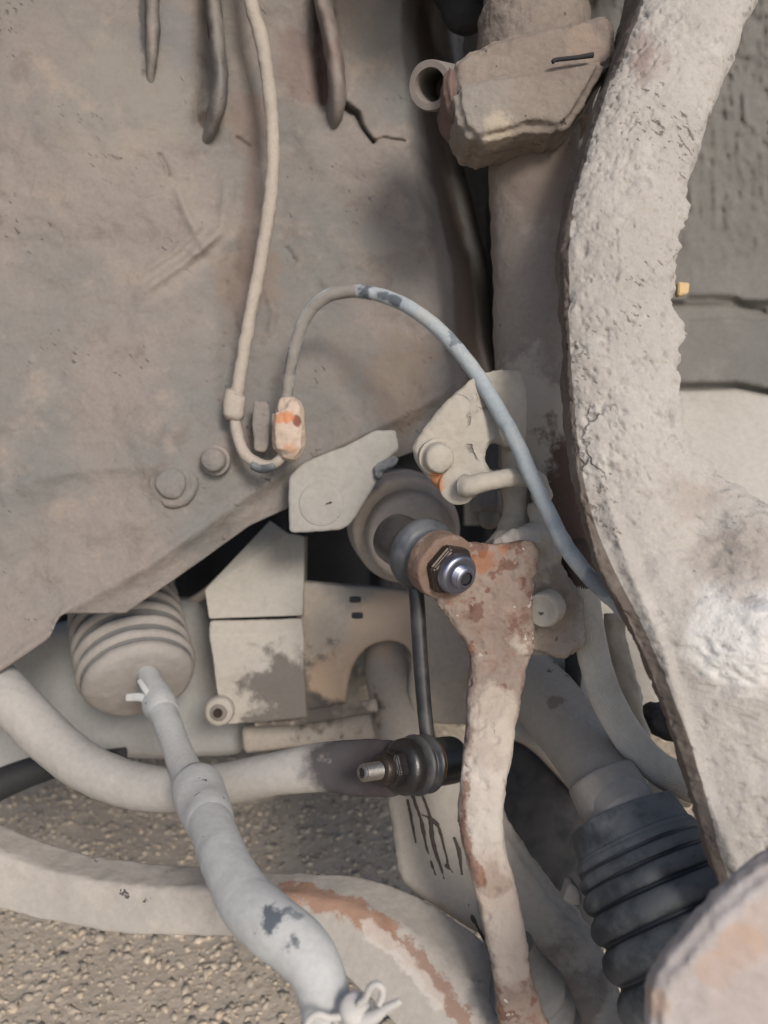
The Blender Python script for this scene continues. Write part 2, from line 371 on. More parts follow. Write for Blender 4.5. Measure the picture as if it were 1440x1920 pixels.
m_ribhose = material('ribbed_hose_rubber', (0.58, 0.53, 0.455), (0.53, 0.485, 0.42), bump=0.2, rough=0.85, chips=0.08)
m_union = material('rusty_union', (0.40, 0.315, 0.255), (0.45, 0.36, 0.29), bump=0.4, big=40, spots=[(V(558, 788, .615), .0062, (0.16, 0.06, 0.04), .95, .3), (V(540, 783, .615), .0065, (0.45, 0.17, 0.07), .8, .5), (V(525, 782, .615), .006, (0.45, 0.17, 0.07), .7, .5), (V(548, 842, .615), .007, (0.45, 0.24, 0.14), .6)])
m_tie = material('tie_rod_dust', (0.435, 0.43, 0.41), (0.41, 0.41, 0.395), (0.43, 0.41, 0.38), bump=0.15, bscale=300, bump2=0.08, bscale2=60, chips=0.22, chip_col=(0.05, 0.06, 0.075), chip_scale=110,
    spots=[(V(510, 1725, .40), .009, (.06, .075, .09), .9, .9), (V(545, 1692, .40), .009, (.10, .12, .135), .7, 1.0), (V(548, 1775, .39), .006, (.06, .07, .085), .8, .9), (V(345, 1475, .47), .004, (.12, .08, .06), .7)])
m_rackboot = material('rack_boot_dust', (0.30, 0.275, 0.25), (0.27, 0.25, 0.23), bump=0.2, bump2=0.1, chips=0.12, chip_col=(.10, .105, .11))
m_bar = material('stabilizer_bar_dust', (0.33, 0.31, 0.285), (0.30, 0.285, 0.265), bump=0.15, bump2=0.06,
    spots=[(V(660, 1440, .54), .05, (0.045, 0.04, 0.042), .95, .45), (V(730, 1440, .54), .035, (0.05, 0.04, 0.04), .95, .4), (V(600, 1420, .54), .012, (.22, .20, .18), .5)])
m_arm = material('control_arm_dust', (0.34, 0.31, 0.275), (0.31, 0.285, 0.255), (0.36, 0.325, 0.285), bump=0.25, bump2=0.3, chips=0.12,
    paths=[([(540, 1664, .558), (600, 1682, .551), (660, 1704, .545), (720, 1745, .539)], .012, (0.24, 0.135, 0.088), .85, .85, 85), ([(720, 1745, .539), (775, 1795, .531), (830, 1860, .523), (870, 1915, .516)], .0085, (0.21, 0.125, 0.09), .8, .9, 120),
           ([(690, 1740, .542), (760, 1800, .532), (820, 1875, .522)], .007, (0.47, 0.43, 0.39), .6, .7, 90)],
    spots=[(V(1060, 1780, .53), .035, (0.17, 0.14, 0.12), .7), (V(1075, 1890, .52), .04, (0.14, 0.115, 0.10), .7),
           (V(1015, 1680, .54), .02, (.23, .19, .165), .6), (V(900, 1880, .5), .03, (.12, .12, .12), .6)])
m_web = material('scraped_web', (0.36, 0.325, 0.285), (0.33, 0.30, 0.26), bump=0.2, chips=0.12)
m_sub = material('subframe_dust', (0.36, 0.315, 0.265), (0.33, 0.295, 0.255), (0.40, 0.335, 0.27), bump=0.2, bump2=0.15,
    spots=[(V(590, 1310, .765), .06, STAIN, .8, .75, 38), (V(640, 1350, .75), .05, STAIN, .75, .75, 38), (V(610, 1215, .74), .025, (.20, .165, .14), .6), (V(690, 1080, .76), .06, (.17, .16, .15), .65, .4), (V(740, 1380, .72), .035, (.15, .12, .10), .7, .4), (V(640, 1265, .765), .035, (.44, .33, .235), .7, .6), (V(720, 1180, .765), .05, (.42, .31, .22), .6, .6)])
m_subrear = material('subframe_rear_dust', (0.31, 0.305, 0.29), (0.28, 0.275, 0.262), bump=0.1, bump2=0.1)
m_shield = material('shield_dust', (0.37, 0.34, 0.295), (0.35, 0.325, 0.285), bump=0.1, bump2=0.08, spots=[(V(545, 1310, .733), .055, STAIN, .75, .75, 38)])
m_joint = material('joint_dust', (0.20, 0.175, 0.155), (0.17, 0.15, 0.135), bump=0.2, bump2=0.1)
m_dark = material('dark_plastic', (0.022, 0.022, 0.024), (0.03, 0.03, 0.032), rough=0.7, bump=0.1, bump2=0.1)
m_tray = material('undertray_plastic', (0.025, 0.028, 0.033), (0.03, 0.031, 0.035), rough=0.7, spec=0.12, bump=0.2, dust=(0.10, 0.09, 0.082), dust_amt=0.3)
m_shaft = material('drive_shaft_dust', (0.36, 0.335, 0.30), (0.33, 0.31, 0.28), bump=0.15, chips=0.15, spots=[(V(1040, 1320, .6), .008, (.17, .13, .11), .7)])
m_collar = material('collar_dust', (0.32, 0.29, 0.255), (0.28, 0.255, 0.225), bump=0.3, chips=0.15, spots=[(V(1155, 1475, .5), .02, (.15, .13, .115), .6)])
m_fore = material('foreground_flange_rust', (0.36, 0.325, 0.305), (0.33, 0.29, 0.268), (0.42, 0.39, 0.37), bump=0.4, big=30,
    spots=[(V(1440, 1740, .335), .016, (0.34, 0.25, 0.20), .5, .4), (V(1390, 1775, .335), .013, (0.36, 0.24, 0.17), .55, .3), (V(1345, 1815, .335), .011, (0.36, 0.24, 0.17), .5, .3), (V(1228, 1880, .34), .009, (.40, .25, .16), .5, .4), (V(1400, 1860, .335), .025, (.33, .275, .25), .5, .3)])
m_cotter = material('cotter_pin_dust', (0.45, 0.43, 0.40), (0.38, 0.35, 0.32), bump=0.15)
m_ground = material('asphalt', (0.41, 0.35, 0.28), (0.36, 0.305, 0.245), (0.44, 0.37, 0.29), bump=0.8, bscale=180, bump2=0.8, bscale2=80, big=4)

def stone_material():
    m = bpy.data.materials.new('aggregate'); m.use_nodes = True; N = m.node_tree.nodes; L = m.node_tree.links
    b = N['Principled BSDF']; b.inputs['Roughness'].default_value = 0.85
    at = N.new('ShaderNodeAttribute'); at.attribute_name = 'tone'
    r = N.new('ShaderNodeValToRGB'); e = r.color_ramp.elements
    e[0].position = 0; e[0].color = (0.22, 0.19, 0.155, 1); e[1].position = 1; e[1].color = (0.56, 0.47, 0.36, 1)
    x = e.new(0.5); x.color = (0.38, 0.32, 0.25, 1); x = e.new(0.88); x.color = (0.45, 0.36, 0.265, 1)
    L.new(at.outputs['Fac'], r.inputs[0]); L.new(r.outputs[0], b.inputs['Base Color'])
    return m
m_stone = stone_material()

# ------------------------------------------------------------------ ground
def build_ground():
    me = mesh_np('ground', [(-60, -60, 0), (60, -60, 0), (60, 60, 0), (-60, 60, 0)], [(0, 1, 2, 3)])
    o = obj('ground', me, m_ground); o['kind'] = 'structure'
    # aggregate showing in the worn asphalt
    bm = bmesh.new(); bmesh.ops.create_icosphere(bm, subdivisions=1, radius=1); bm.verts.ensure_lookup_table()
    sv = np.array([v.co[:] for v in bm.verts]); sf = np.array([[v.index for v in f.verts] for f in bm.faces]); bm.free()
    n = 36000
    x = RNG.uniform(-0.95, 0.55, n); y = RNG.uniform(0.42, 1.75, n)
    s = 0.0014+0.0036*RNG.random(n)**2.0+0.0020*(RNG.random(n) > 0.99); ang = RNG.uniform(0, 6.28, n)
    q = sv[None]*(1+0.34*RNG.standard_normal((n, len(sv), 1)))
    sc3 = np.stack([s*RNG.uniform(0.8, 1.5, n), s*RNG.uniform(0.7, 1.1, n), s*RNG.uniform(0.25, 0.6, n)], -1)
    q = q*sc3[:, None, :]
    ca, sa = np.cos(ang)[:, None], np.sin(ang)[:, None]
    q = np.stack([q[..., 0]*ca-q[..., 1]*sa, q[..., 0]*sa+q[..., 1]*ca, q[..., 2]], -1)
    q[..., 0] += x[:, None]; q[..., 1] += y[:, None]; q[..., 2] += (s*0.12)[:, None]
    fs = (sf[None]+(np.arange(n)*len(sv))[:, None, None]).reshape(-1, 3)
    me = bpy.data.meshes.new('gravel')
    me.vertices.add(n*len(sv)); me.vertices.foreach_set('co', q.ravel())
    me.loops.add(len(fs)*3); me.loops.foreach_set('vertex_index', fs.ravel().astype(np.int32))
    me.polygons.add(len(fs)); me.polygons.foreach_set('loop_start', np.arange(0, len(fs)*3, 3, dtype=np.int32))
    me.update(); me.validate()
    a = me.attributes.new('tone', 'FLOAT', 'POINT')
    patch = fbm(np.stack([x, y, 0*x], -1), 9, 3, 5)*0.18
    a.data.foreach_set('value', np.repeat(np.clip(0.12+0.76*RNG.random(n)+patch*1.6, 0, 1), len(sv)))
    o = obj('gravel', me, m_stone); o['kind'] = 'stuff'; o['label'] = 'brown stone aggregate in the worn asphalt under the car'; o['category'] = 'gravel'
build_ground()

# ------------------------------------------------------------------ inner wing
def polyline_dist(px, py, pts):
    best = np.full(px.shape, 1e9); tt = np.zeros(px.shape); n = len(pts)-1
    for i in range(n):
        ax, ay = pts[i]; bx, by = pts[i+1]; dx, dy = bx-ax, by-ay
        t = np.clip(((px-ax)*dx+(py-ay)*dy)/(dx*dx+dy*dy), 0, 1)
        q = np.hypot(px-ax-t*dx, py-ay-t*dy); k = q < best
        best = np.where(k, q, best); tt = np.where(k, (i+t)/n, tt)
    return best, tt
EDGE = np.array([(-420, 1500), (0, 1262), (60, 1222), (98, 1194), (110, 1156), (122, 1151), (235, 1150), (275, 1122), (330, 1085), (420, 1020), (470, 985), (535, 955), (600, 912), (700, 872), (740, 860), (775, 848), (830, 806), (880, 766), (990, 700)], float)
CREASE = np.array([(-420, 1490), (0, 1254), (98, 1186), (122, 1146), (280, 1060), (420, 962), (540, 878), (700, 803), (790, 762), (900, 690), (990, 640)], float)
def wing_depth(px, py):
    d = 0.655 + 0.00006*np.clip(px-250, -400, 700) - 0.00001*np.clip(300-px, 0, 400)
    d += 0.26*np.clip((px-np.interp(py, [0, 330, 480, 700], [752, 768, 808, 842])+6*np.sin(py/83)+3*np.sin(py/31))/105, 0, 1)**1.6                      # falls away into the corner beside the strut
    d += 0.012*np.exp(-((px-520)/60.0)**2)*np.clip((700-py)/500, 0, 1)   # channel the pipe runs in
    d -= 0.010*np.exp(-((px-200)/190.0)**2-((py-250)/200.0)**2)
    d += 0.012*np.exp(-((px-700)/90.0)**2-((py-120)/170.0)**2)
    d -= 0.014*np.exp(-((px-330)/120.0)**2-((py-830)/190.0)**2)
    d += 0.010*np.exp(-((px-650)/110.0)**2-((py-560)/160.0)**2)
    # wing lower crease and flange
    yc = np.interp(px, CREASE[:, 0], CREASE[:, 1]); t = py-yc
    d += np.where(t > 0, 0.010*np.clip(t/60, 0, 1.4), 0) - 0.004*np.exp(-(t/16.0)**2)
    for pts, wd, dep in (([(384, -300), (390, 60), (392, 160), (384, 226)], 20, 0.013), ([(594, -300), (602, 60), (608, 185)], 18, 0.013), ([(440, 480), (426, 730)], 22, 0.004)):
        q, tt = polyline_dist(px, py, pts); d += dep*np.exp(-(q/wd)**2)
    def ridge(pts, wd, hgt, fade=True):
        q, tt = polyline_dist(px, py, pts)
        k = np.sin(np.clip(tt, 0, 1)*math.pi)**0.4 if fade else 1.0
        return -hgt*np.exp(-(q/wd)**2)*k
    d += ridge([(415, 435), (350, 490), (250, 560)], 10, 0.0045) + ridge([(400, 400), (330, 470), (255, 520)], 9, 0.003) + ridge([(330, 345), (345, 390), (390, 480)], 10, 0.0045)
    d += ridge([(430, 330), (415, 430), (360, 480)], 14, 0.004) + ridge([(0, 940), (60, 895), (160, 878), (300, 870)], 16, 0.004) + ridge([(520, 340), (560, 350), (540, 400)], 9, 0.0018)
    d += ridge([(500, 540), (515, 590), (505, 635)], 8, 0.004) + ridge([(430, 540), (470, 640)], 14, 0.0025)+ridge([(640, 500), (720, 470), (840, 450)], 30, 0.003)
    d += ridge([(630, 560), (610, 530), (625, 500)], 8, 0.0015)+ridge([(760, 275), (810, 305), (850, 350)], 12, -0.006)
    q = np.hypot(px-322, py-905); d -= 0.0035/(1+np.exp((q-38)/3.0)); d -= 0.0015/(1+np.exp((q-16)/3.0))
    q = np.hypot(px-860, py-455); d += 0.008/(1+np.exp((q-20)/3.0))
    # crack in the sealant by the strut tower seam
    q, tt = polyline_dist(px, py, [(636, 192), (652, 204), (668, 212), (676, 232), (686, 248), (700, 266)])
    d += 0.016*np.exp(-(q/(7.5*np.clip(1.15-tt, .4, 1)))**2)
    q, tt = polyline_dist(px, py, [(700, 266), (720, 258), (760, 262)]); d += 0.004*np.exp(-(q/3.0)**2)
    q, tt = polyline_dist(px, py, [(445, 258), (468, 275)]); d += 0.004*np.exp(-(q/3.0)**2)
    q, tt = polyline_dist(px, py, [(300, 290), (316, 328)]); d += 0.004*np.exp(-(q/3.5)**2)
    q, tt = polyline_dist(px, py, [(538, 465), (556, 492)]); d += 0.004*np.exp(-(q/2.5)**2)
    return d
def build_wing():
    t = thing('inner_wing', 'dusty beige inner wing panel filling the upper left behind the hoses', 'car panel', V(300, 1100, .66))
    xs = np.arange(-420, 991, 4.0); nx = len(xs)
    ny = 420; top = -260.0
    ye = np.interp(xs, EDGE[:, 0], EDGE[:, 1])
    v = np.linspace(0, 1, ny)
    PX = np.repeat(xs[:, None], ny, 1); PY = top + (ye[:, None]-top)*v[None]
    D = wing_depth(PX, PY)
    P = VN(PX, PY, D)
    nz = fbm(P, 14, 5, 3)*0.0030 + fbm(P, 60, 4, 9)*0.0011 + fbm(P, 230, 2, 19)*0.00025
    P = P - nz[..., None]*np.array(FWD)
    # the wheel arch: the same sheet carries on up and curls out over the wheel opening
    arch = []
    for k in range(1, 26):
        a = k/25*math.pi/2*1.05; r = 0.16
        up = P[:, 0] + np.array([0, 0, 1.0])*r*math.sin(a) - np.array([0, 1.0, 0])*(r*(1-math.cos(a)))
        arch.append(up)
    for k in range(1, 8): arch.append(arch[24] - np.array([0, 0.016*k, 0.0]))
    A = np.stack(arch[::-1], 1)
    P = np.concatenate([A, P], 1); ny2 = P.shape[1]
    side = []
    for k in range(1, 21):
        a = k/20*math.pi/2; r = 0.14
        side.append(P[0] - np.array([1.0, 0, 0])*r*math.sin(a) - np.array([0, 1.0, 0])*(r*(1-math.cos(a))))
    for k in range(1, 8): side.append(side[19] - np.array([0, 0.04*k, 0]))
    P = np.concatenate([np.stack(side[::-1], 0), P], 0); nx = P.shape[0]
    me = mesh_np('panel', P.reshape(-1, 3), [list(f) for f in grid_faces(nx, ny2, False)]); smooth(me)
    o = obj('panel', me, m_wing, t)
    so = o.modifiers.new('s', 'SOLIDIFY'); so.thickness = 0.0022; so.offset = -1
    # upright flanges / ribs welded to the panel
    def rib(pts, hgt, wd, mat=m_pipe):
        obj('rib', sweep('rib', [(x, y, d-hgt*0.22, wd, hgt/ (d/F)*0.75) for x, y, d in pts], n=20, res=12, e=2.2, layers=[(0.0012, 70, 3, '')]), mat, t)
    rib([(286, -120, .655), (286, 20, .655), (286, 90, .656), (281, 156, .672)], 0.026, 12, m_wing)
    rib([(396, -120, .658), (400, 0, .658), (409, 90, .658), (413, 150, .66), (409, 195, .665), (394, 244, .695)], 0.038, 14, m_wing)
    rib([(600, -120, .68), (606, 0, .68), (618, 60, .68), (628, 120, .682), (632, 180, .69), (628, 204, .71)], 0.038, 17, m_wing)
    # bolts
    for (x, y, r, d) in ((400, 862, 23, .636),):
        c = V(x, y, d); bo = obj('bolt', lathe('bolt', c+FWD*.012, c-FWD*.004, [(0, M(r, d)*1.25), (.35, M(r, d)*1.25), (.42, M(r, d)), (.9, M(r, d)*.97), (1, M(r, d)*.8)], 20, [(0.0005, 120, 3, '')]), m_wing, t)
    c = V(322, 905, .6435)
    obj('bolt', lathe('bolt', c+FWD*.012, c-FWD*.0045, prof_smooth([(0, .020), (.45, .0198), (.62, .0175), (.66, .0135), (.9, .0125), (1, .0095)], 3), 28, [(0.0016, 80, 3, '')]), m_wing, t)
    # jacking bracket on the lower edge
    b = prism('edge_bracket', [(540, 895), (548, 884), (566, 868), (640, 838), (702, 806), (742, 806), (748, 842), (722, 866), (706, 904), (680, 948), (656, 984), (640, 994), (600, 997), (548, 1001), (541, 996)], 0.0045, bevel=0.0014, d=.652, seg=3)
    bk = obj('edge_bracket', bake('edge_bracket', b, 0.0011, 5, [(0.0006, 40, 3, '')]), m_flange, t)
    c = V(602, 945, .651)
    obj('spot_weld', lathe('spot_weld', c+FWD*.002, c-FWD*.0003, prof_smooth([(0, .0185), (.6, .018), (.8, .0165), (.95, .013), (1, .007)], 4), 36, [(.0003, 80, 2, '')]), m_flange, bk)
    obj('scratch', sweep('scratch', [(608, 948, .6508, 2, 1), (615, 944, .6507, 3.5, 1), (622, 942, .6508, 1.5, 1)], n=8, res=4, layers=[(.0003, 300, 2, '')]), m_dark, bk)
    # dark rubber plug where the rail meets the joint
    me = prism('rubber_plug', [(700, 878), (714, 864), (738, 852), (750, 858), (744, 872), (724, 884), (712, 900), (703, 896)], .006, bevel=.001, d=.6475)
    obj('rubber_plug', bake('rubber_plug', me, .0009, 4, [(.0012, 110, 3, '')]), m_boot, t)
build_wing()

def build_liner():
    t = thing('wheel_arch_liner', 'dark grey dusty arch liner with drip marks behind the steering knuckle', 'car panel', V(1400, 960, .85))
    xs = np.arange(870, 1660, 5.0); ys = np.arange(-320, 990, 5.0)
    PX, PY = np.meshgrid(xs, ys, indexing='ij')
    D = 0.74 + 0.00004*(PX-1300) + 0.22*np.clip((1060-PX)/150, 0, 1)**1.3
    D = D + np.where(PY > 560, 0.012*np.clip((PY-560)/12, 0, 1), 0) - 0.012*np.clip((PY-590)/120, 0, 1)
    D += 0.00008*np.clip(500-PY, 0, 900)*-1
    yc = np.interp(PX, [1290, 1380, 1440, 1520, 1700], [716, 714, 726, 770, 900])
    D += 0.012*np.clip((PY-yc)/10, 0, 1)
    # drips and a crack
    P = VN(PX, PY, D)
    dr = fbm(np.stack([PX/11, PY/30, 0*PX], -1), 1.0, 3, 4)
    D -= 0.004*np.clip(dr-0.35, 0, 1)*np.clip((540-PY)/150, 0, 1) - 0.004*np.clip(-dr-0.35, 0, 1)*np.clip((540-PY)/150, 0, 1)
    q, tt = polyline_dist(PX, PY, [(1290, 560), (1340, 560), (1380, 562), (1390, 572), (1410, 580), (1432, 584)]); D += 0.007*np.exp(-(q/5.0)**2)
    q, tt = polyline_dist(PX, PY, [(1290, 606), (1360, 602), (1460, 606)]); D += 0.003*np.exp(-(q/4.0)**2)
    P = VN(PX, PY, D); P -= (fbm(P, 25, 4, 2)*0.0015)[..., None]*np.array(FWD)
    arch = []
    for k in range(1, 21):
        a = k/20*math.pi/2; r = 0.14
        arch.append(P[:, 0] + np.array([0, 0, 1.0])*r*math.sin(a) - np.array([0, 1.0, 0])*(r*(1-math.cos(a))))
    for k in range(1, 8): arch.append(arch[19] - np.array([0, 0.03*k, 0.0]))
    P = np.concatenate([np.stack(arch[::-1], 1), P], 1); ys = np.arange(P.shape[1])
    me = mesh_np('panel', P.reshape(-1, 3), [list(f) for f in grid_faces(len(xs), len(ys), False)]); smooth(me)
    o = obj('panel', me, m_liner, t); so = o.modifiers.new('s', 'SOLIDIFY'); so.thickness = 0.003; so.offset = -1
    xs = np.arange(1180, 1660, 10.0); ys = np.linspace(0, 1, 40)
    yc = np.interp(xs, [1290, 1380, 1440, 1520, 1700], [730, 728, 740, 784, 914])
    PX = np.repeat(xs[:, None], 40, 1); PY = yc[:, None] + (1020-yc)[:, None]*ys[None]
    P = VN(PX, PY, .753-.10*ys[None]**0.8+0*PX); P -= (fbm(P, 18, 3, 2)*0.0012)[..., None]*np.array(FWD)
    me = mesh_np('lower_panel', P.reshape(-1, 3), [list(f) for f in grid_faces(len(xs), 40, False)]); smooth(me)
    o = obj('lower_panel', me, m_pale, t); so = o.modifiers.new('s', 'SOLIDIFY'); so.thickness = 0.003; so.offset = -1
    # small tan foam tab peeping out beside the knuckle
    obj('foam_tab', prism('foam_tab', [(1272, 528), (1294, 530), (1291, 550), (1272, 554)], 0.01, d=.70, bevel=.001), material('foam', (0.55, 0.40, 0.22), (0.5, 0.36, 0.2), bump=.1), t)
build_liner()

# ------------------------------------------------------------------ engine bay mass and subframe
def build_bay():
    t = thing('gearbox_housing', 'black gearbox mass seen in the gaps below the inner wing', 'gearbox', (0, 1.2, .3))
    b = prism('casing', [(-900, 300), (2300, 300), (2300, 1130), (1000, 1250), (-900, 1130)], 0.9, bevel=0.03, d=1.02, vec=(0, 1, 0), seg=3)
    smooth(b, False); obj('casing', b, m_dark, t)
    for k in range(5):
        x = 120+k*190
        obj('casing_rib', sweep('casing_rib', [(x, 700, .995, 12), (x+30, 1000, .995, 12), (x+30, 1120, 1.0, 12)], n=12, e=3), m_dark, t)
build_bay()

def build_subframe():
    t = thing('subframe', 'stained beige pressed subframe crossmember with arched opening', 'subframe', V(560, 1360, .75))
    # crossmember with the arched opening, behind the shield
    out = [(556, 1090), (640, 1098), (700, 1102), (790, 1112), (900, 1125), (1000, 1130), (1000, 1360), (900, 1366), (778, 1352), (766, 1300), (770, 1225), (752, 1207), (728, 1203), (700, 1210), (676, 1226), (660, 1250), (652, 1280), (650, 1322), (556, 1345)]
    me = prism('crossmember', out, 0.02, bevel=0.002, d=.765, seg=2)
    cm = obj('crossmember', bake('crossmember', me, 0.0016, 6, [(0.0012, 22, 3, '')]), m_sub, t)
    for (x, y) in ((666, 1124), (670, 1154)):
        obj('slot', sweep('slot', [(x-10, y, .7642, 5, 2), (x, y, .7642, 6, 2), (x+10, y, .7642, 5, 2)], n=12, res=4), m_dark, cm)
    # lower lip
    obj('lower_lip', sweep('lower_lip', [(480, 1348, .752, 14, 8), (560, 1345, .75, 14, 8), (650, 1332, .748, 13, 8), (705, 1322, .75, 12, 8)], e=3, n=20), m_sub, t)
    obj('lower_rail', sweep('lower_rail', [(462, 1386, .80, 26, 20), (560, 1372, .80, 28, 20), (690, 1362, .80, 26, 20), (760, 1360, .80, 26, 20)], e=3.5, n=24, layers=[(0.001, 30, 3, '')]), m_sub, t)
    # rear pressing, smoother and greyer
    me = prism('rear_pressing', [(-300, 1180), (0, 1190), (130, 1170), (260, 1120), (380, 1130), (420, 1300), (452, 1318), (460, 1372), (458, 1420), (330, 1428), (200, 1424), (60, 1446), (0, 1462), (-300, 1540)], 0.05, bevel=0.006, d=.83, seg=3)
    obj('rear_pressing', bake('rear_pressing', me, 0.003, 6, [(0.002, 12, 3, '')]), m_subrear, t)
    c = V(215, 1416, .82)
    obj('drain_slot', sweep('drain_slot', [(186, 1418, .823, 11, 5), (236, 1412, .823, 11, 5)], n=16, e=2.5), m_dark, t)
    # upper mount tube through the arch
    obj('bush_tube', sweep('bush_tube', [(716, 1205, .81, 34), (728, 1260, .80, 44), (748, 1330, .79, 50), (775, 1420, .77, 54), (800, 1500, .75, 56)], n=32, layers=[(0.001, 40, 3, '')]), m_sub, t)
build_subframe()

def build_shield():
    t = thing('folded_shield', 'pale folded sheet metal bracket with pointed top left of the black link', 'bracket', V(480, 1350, .74))
    vec = FWD
    me = prism('upper_fold', [(506, 976, .80), (540, 1000, .785), (572, 1006, .78), (568, 1154, .735), (392, 1160, .735), (384, 1106, .75)], 0.003, bevel=0.0008)
    smooth(me, False); obj('upper_fold', me, m_shield, t)
    me = prism('upper_fold_side', [(568, 1154, .7352), (572, 1006, .7802), (576, 1006, .84), (574, 1150, .84)], 0.002, bevel=0.0005)
    obj('side_fold', me, m_shield, t)
    me = prism('lower_fold', [(393, 1164, .742), (566, 1158, .742), (570, 1182, .734), (572, 1262, .733), (576, 1346, .733), (470, 1356, .733), (424, 1360, .733), (404, 1300, .733), (392, 1192, .734)], 0.003, bevel=0.0008)
    obj('lower_fold', bake('lower_fold', me, 0.0012, 4, [(0.0012, 20, 3, '')]), m_shield, t)
    c = V(411, 1334, .728)
    obj('mount_boss', lathe('mount_boss', c+FWD*.03, c-FWD*.004, prof_smooth([(0, .0135), (.6, .0138), (.85, .0135), (.95, .0125), (1, .0105)]), 32, [(0.0005, 80, 3, '')]), m_shield, t)
    obj('rubber_bush', lathe('rubber_bush', c+FWD*.01, c-FWD*.0052, [(0, .0085), (.9, .0085), (.96, .0075), (1.0, .006)], 24), m_joint, t)
    obj('bolt', lathe('bolt', c+FWD*.01, c-FWD*.0085, [(0, .0042), (.9, .0042), (1, .003)], 16), m_nut, t)
build_shield()

# black curved pipe, lower left, and stray wire
t = thing('lower_pipe', 'dark curved pipe low on the left under the stabilizer bar', 'pipe', V(100, 1440, .78))
obj('pipe', sweep('pipe', [(-160, 1560, .74, 30), (-40, 1490, .75, 30), (50, 1450, .77, 27), (140, 1425, .79, 22), (215, 1420, .80, 14)], n=28), m_dark, t)
t = thing('bay_wire', 'thin tan wire in the dark gap beside the steering rack boot', 'wire', V(370, 1110, .84))
obj('wire', sweep('wire', [(300, 1160, .86, 8), (345, 1135, .85, 8), (385, 1112, .84, 9), (420, 1080, .84, 9)], n=14), m_pipe, t)

# ------------------------------------------------------------------ inner joint (bellows disc behind the link)
m_joint2 = material('joint_housing_dust', (0.31, 0.265, 0.228), (0.27, 0.235, 0.205), bump=0.2, bump2=0.1)
def build_joint():
    t = thing('inner_joint', 'dusty stepped round joint housing behind the link ball joint', 'joint', V(765, 1010, .70))
    A = V(748, 975, .76); B = V(800, 1045, .60); L = (B-A).length
    r1 = M(108, .70); r2 = M(86, .67)
    obj('outer_flange', lathe('outer_flange', A, B, prof_smooth([(.0, r1*.5), (.02, r1*.92), (.08, r1), (.15, r1*.98), (.18, r1*.93), (.21, r1*.97), (.30, r1*.96), (.35, r1*.9), (.365, r1*.6)], 5), 64, [(0.0006, 30, 3, '')]), m_joint2, t)
    obj('inner_flange', lathe('inner_flange', A, B, prof_smooth([(.36, r2*.5), (.37, r2*.92), (.42, r2), (.52, r2*.99), (.57, r2*.9), (.6, r2*.6), (.6, r2*.3)], 5), 64, [(0.0006, 30, 3, '')]), m_joint2, t)
build_joint()
t = thing('bay_bolt', 'grey pointed bolt hanging in the black gap below the strut bracket', 'bolt', V(915, 980, .66))
obj('hex_head', hexhead('hex_head', V(915, 925, .66), V(915, 965, .655)-V(915, 925, .66), M(34, .66), .018), m_joint, t)
obj('shank', lathe('shank', V(916, 950, .657), V(918, 992, .655), prof_smooth([(0, .0095), (.6, .0085), (.9, .006), (1, .002)]), 20), m_joint, t)

# ------------------------------------------------------------------ brake pipe and union
def build_pipe():
    t = thing('brake_pipe', 'long beige dusty pipe running down the inner wing to a nut', 'pipe', V(440, 760, .64))
    obj('pipe', sweep('pipe', [(455, -140, .625, 13.5), (470, 0, .628, 13.5), (489, 70, .63, 13.5), (504, 160, .632, 13), (512, 260, .632, 12.5), (509, 350, .632, 12.5), (499, 430, .632, 12.5), (481, 530, .634, 12.5), (460, 640, .636, 12), (444, 740, .638, 12)], n=20, res=14, layers=[(0.0006, 160, 3, '')]), m_pipe, t)
    nt_ = sweep('union_nut', [(443, 738, .638, 18), (441, 744, .638, 20), (438, 776, .638, 20), (437, 784, .638, 17)], n=24, res=4, e=2.6, layers=[(0.0007, 120, 3, '')])
    obj('union_nut', nt_, m_pipe, t)
    obj('return_bend', sweep('return_bend', [(440, 780, .638, 11), (445, 815, .638, 11), (458, 848, .636, 11), (480, 868, .634, 11), (505, 872, .632, 10), (524, 862, .63, 9), (534, 845, .63, 8)], n=18, res=10, layers=[(0.0005, 160, 3, '')]), m_pipe, t)
    obj('dark_sleeve', sweep('dark_sleeve', [(474, 872, .632, 9), (492, 879, .6305, 9), (514, 875, .6285, 8)], n=14), m_boot, t)
    pb = prism('support_tab', [(474, 748), (486, 752), (503, 752), (506, 790), (504, 838), (496, 850), (476, 846), (472, 800)], .004, bevel=.001, d=.64)
    obj('support_tab', bake('support_tab', pb, .0011, 4, [(.0006, 90, 3, '')]), m_wing, t)
build_pipe()

def build_hose():
    t = thing('flexible_hose', 'thin blue grey rubber hose arching from the rusty union towards the knuckle', 'hose', V(545, 840, .635))
    pts = [(535, 770, .628, 10), (538, 740, .627, 10.5), (546, 680, .624, 11), (560, 625, .62, 11.5), (582, 582, .615, 12), (615, 555, .61, 12.5), (660, 546, .605, 12.5), (712, 553, .595, 13), (768, 577, .58, 13.5), (830, 625, .565, 14),
           (885, 690, .55, 14.5), (932, 765, .535, 15), (968, 830, .52, 15), (997, 895, .51, 15), (1028, 960, .50, 15), (1062, 1025, .49, 15.5), (1105, 1082, .485, 16), (1150, 1125, .487, 16), (1200, 1175, .50, 16)]
    obj('hose', sweep('hose', pts, n=20, res=14, layers=[(0.0003, 150, 3, '')]), m_hose, t)
    u = join('union', [sweep('a', [(536, 752, .627, 17), (537, 766, .627, 22), (540, 775, .627, 31), (541, 835, .627, 31), (541, 848, .627, 26), (540, 856, .627, 18)], n=8, res=5, e=2.4)])
    obj('union', bake('union', u, 0.0009, 4, [(0.0011, 110, 3, '')]), m_union, t)
build_hose()

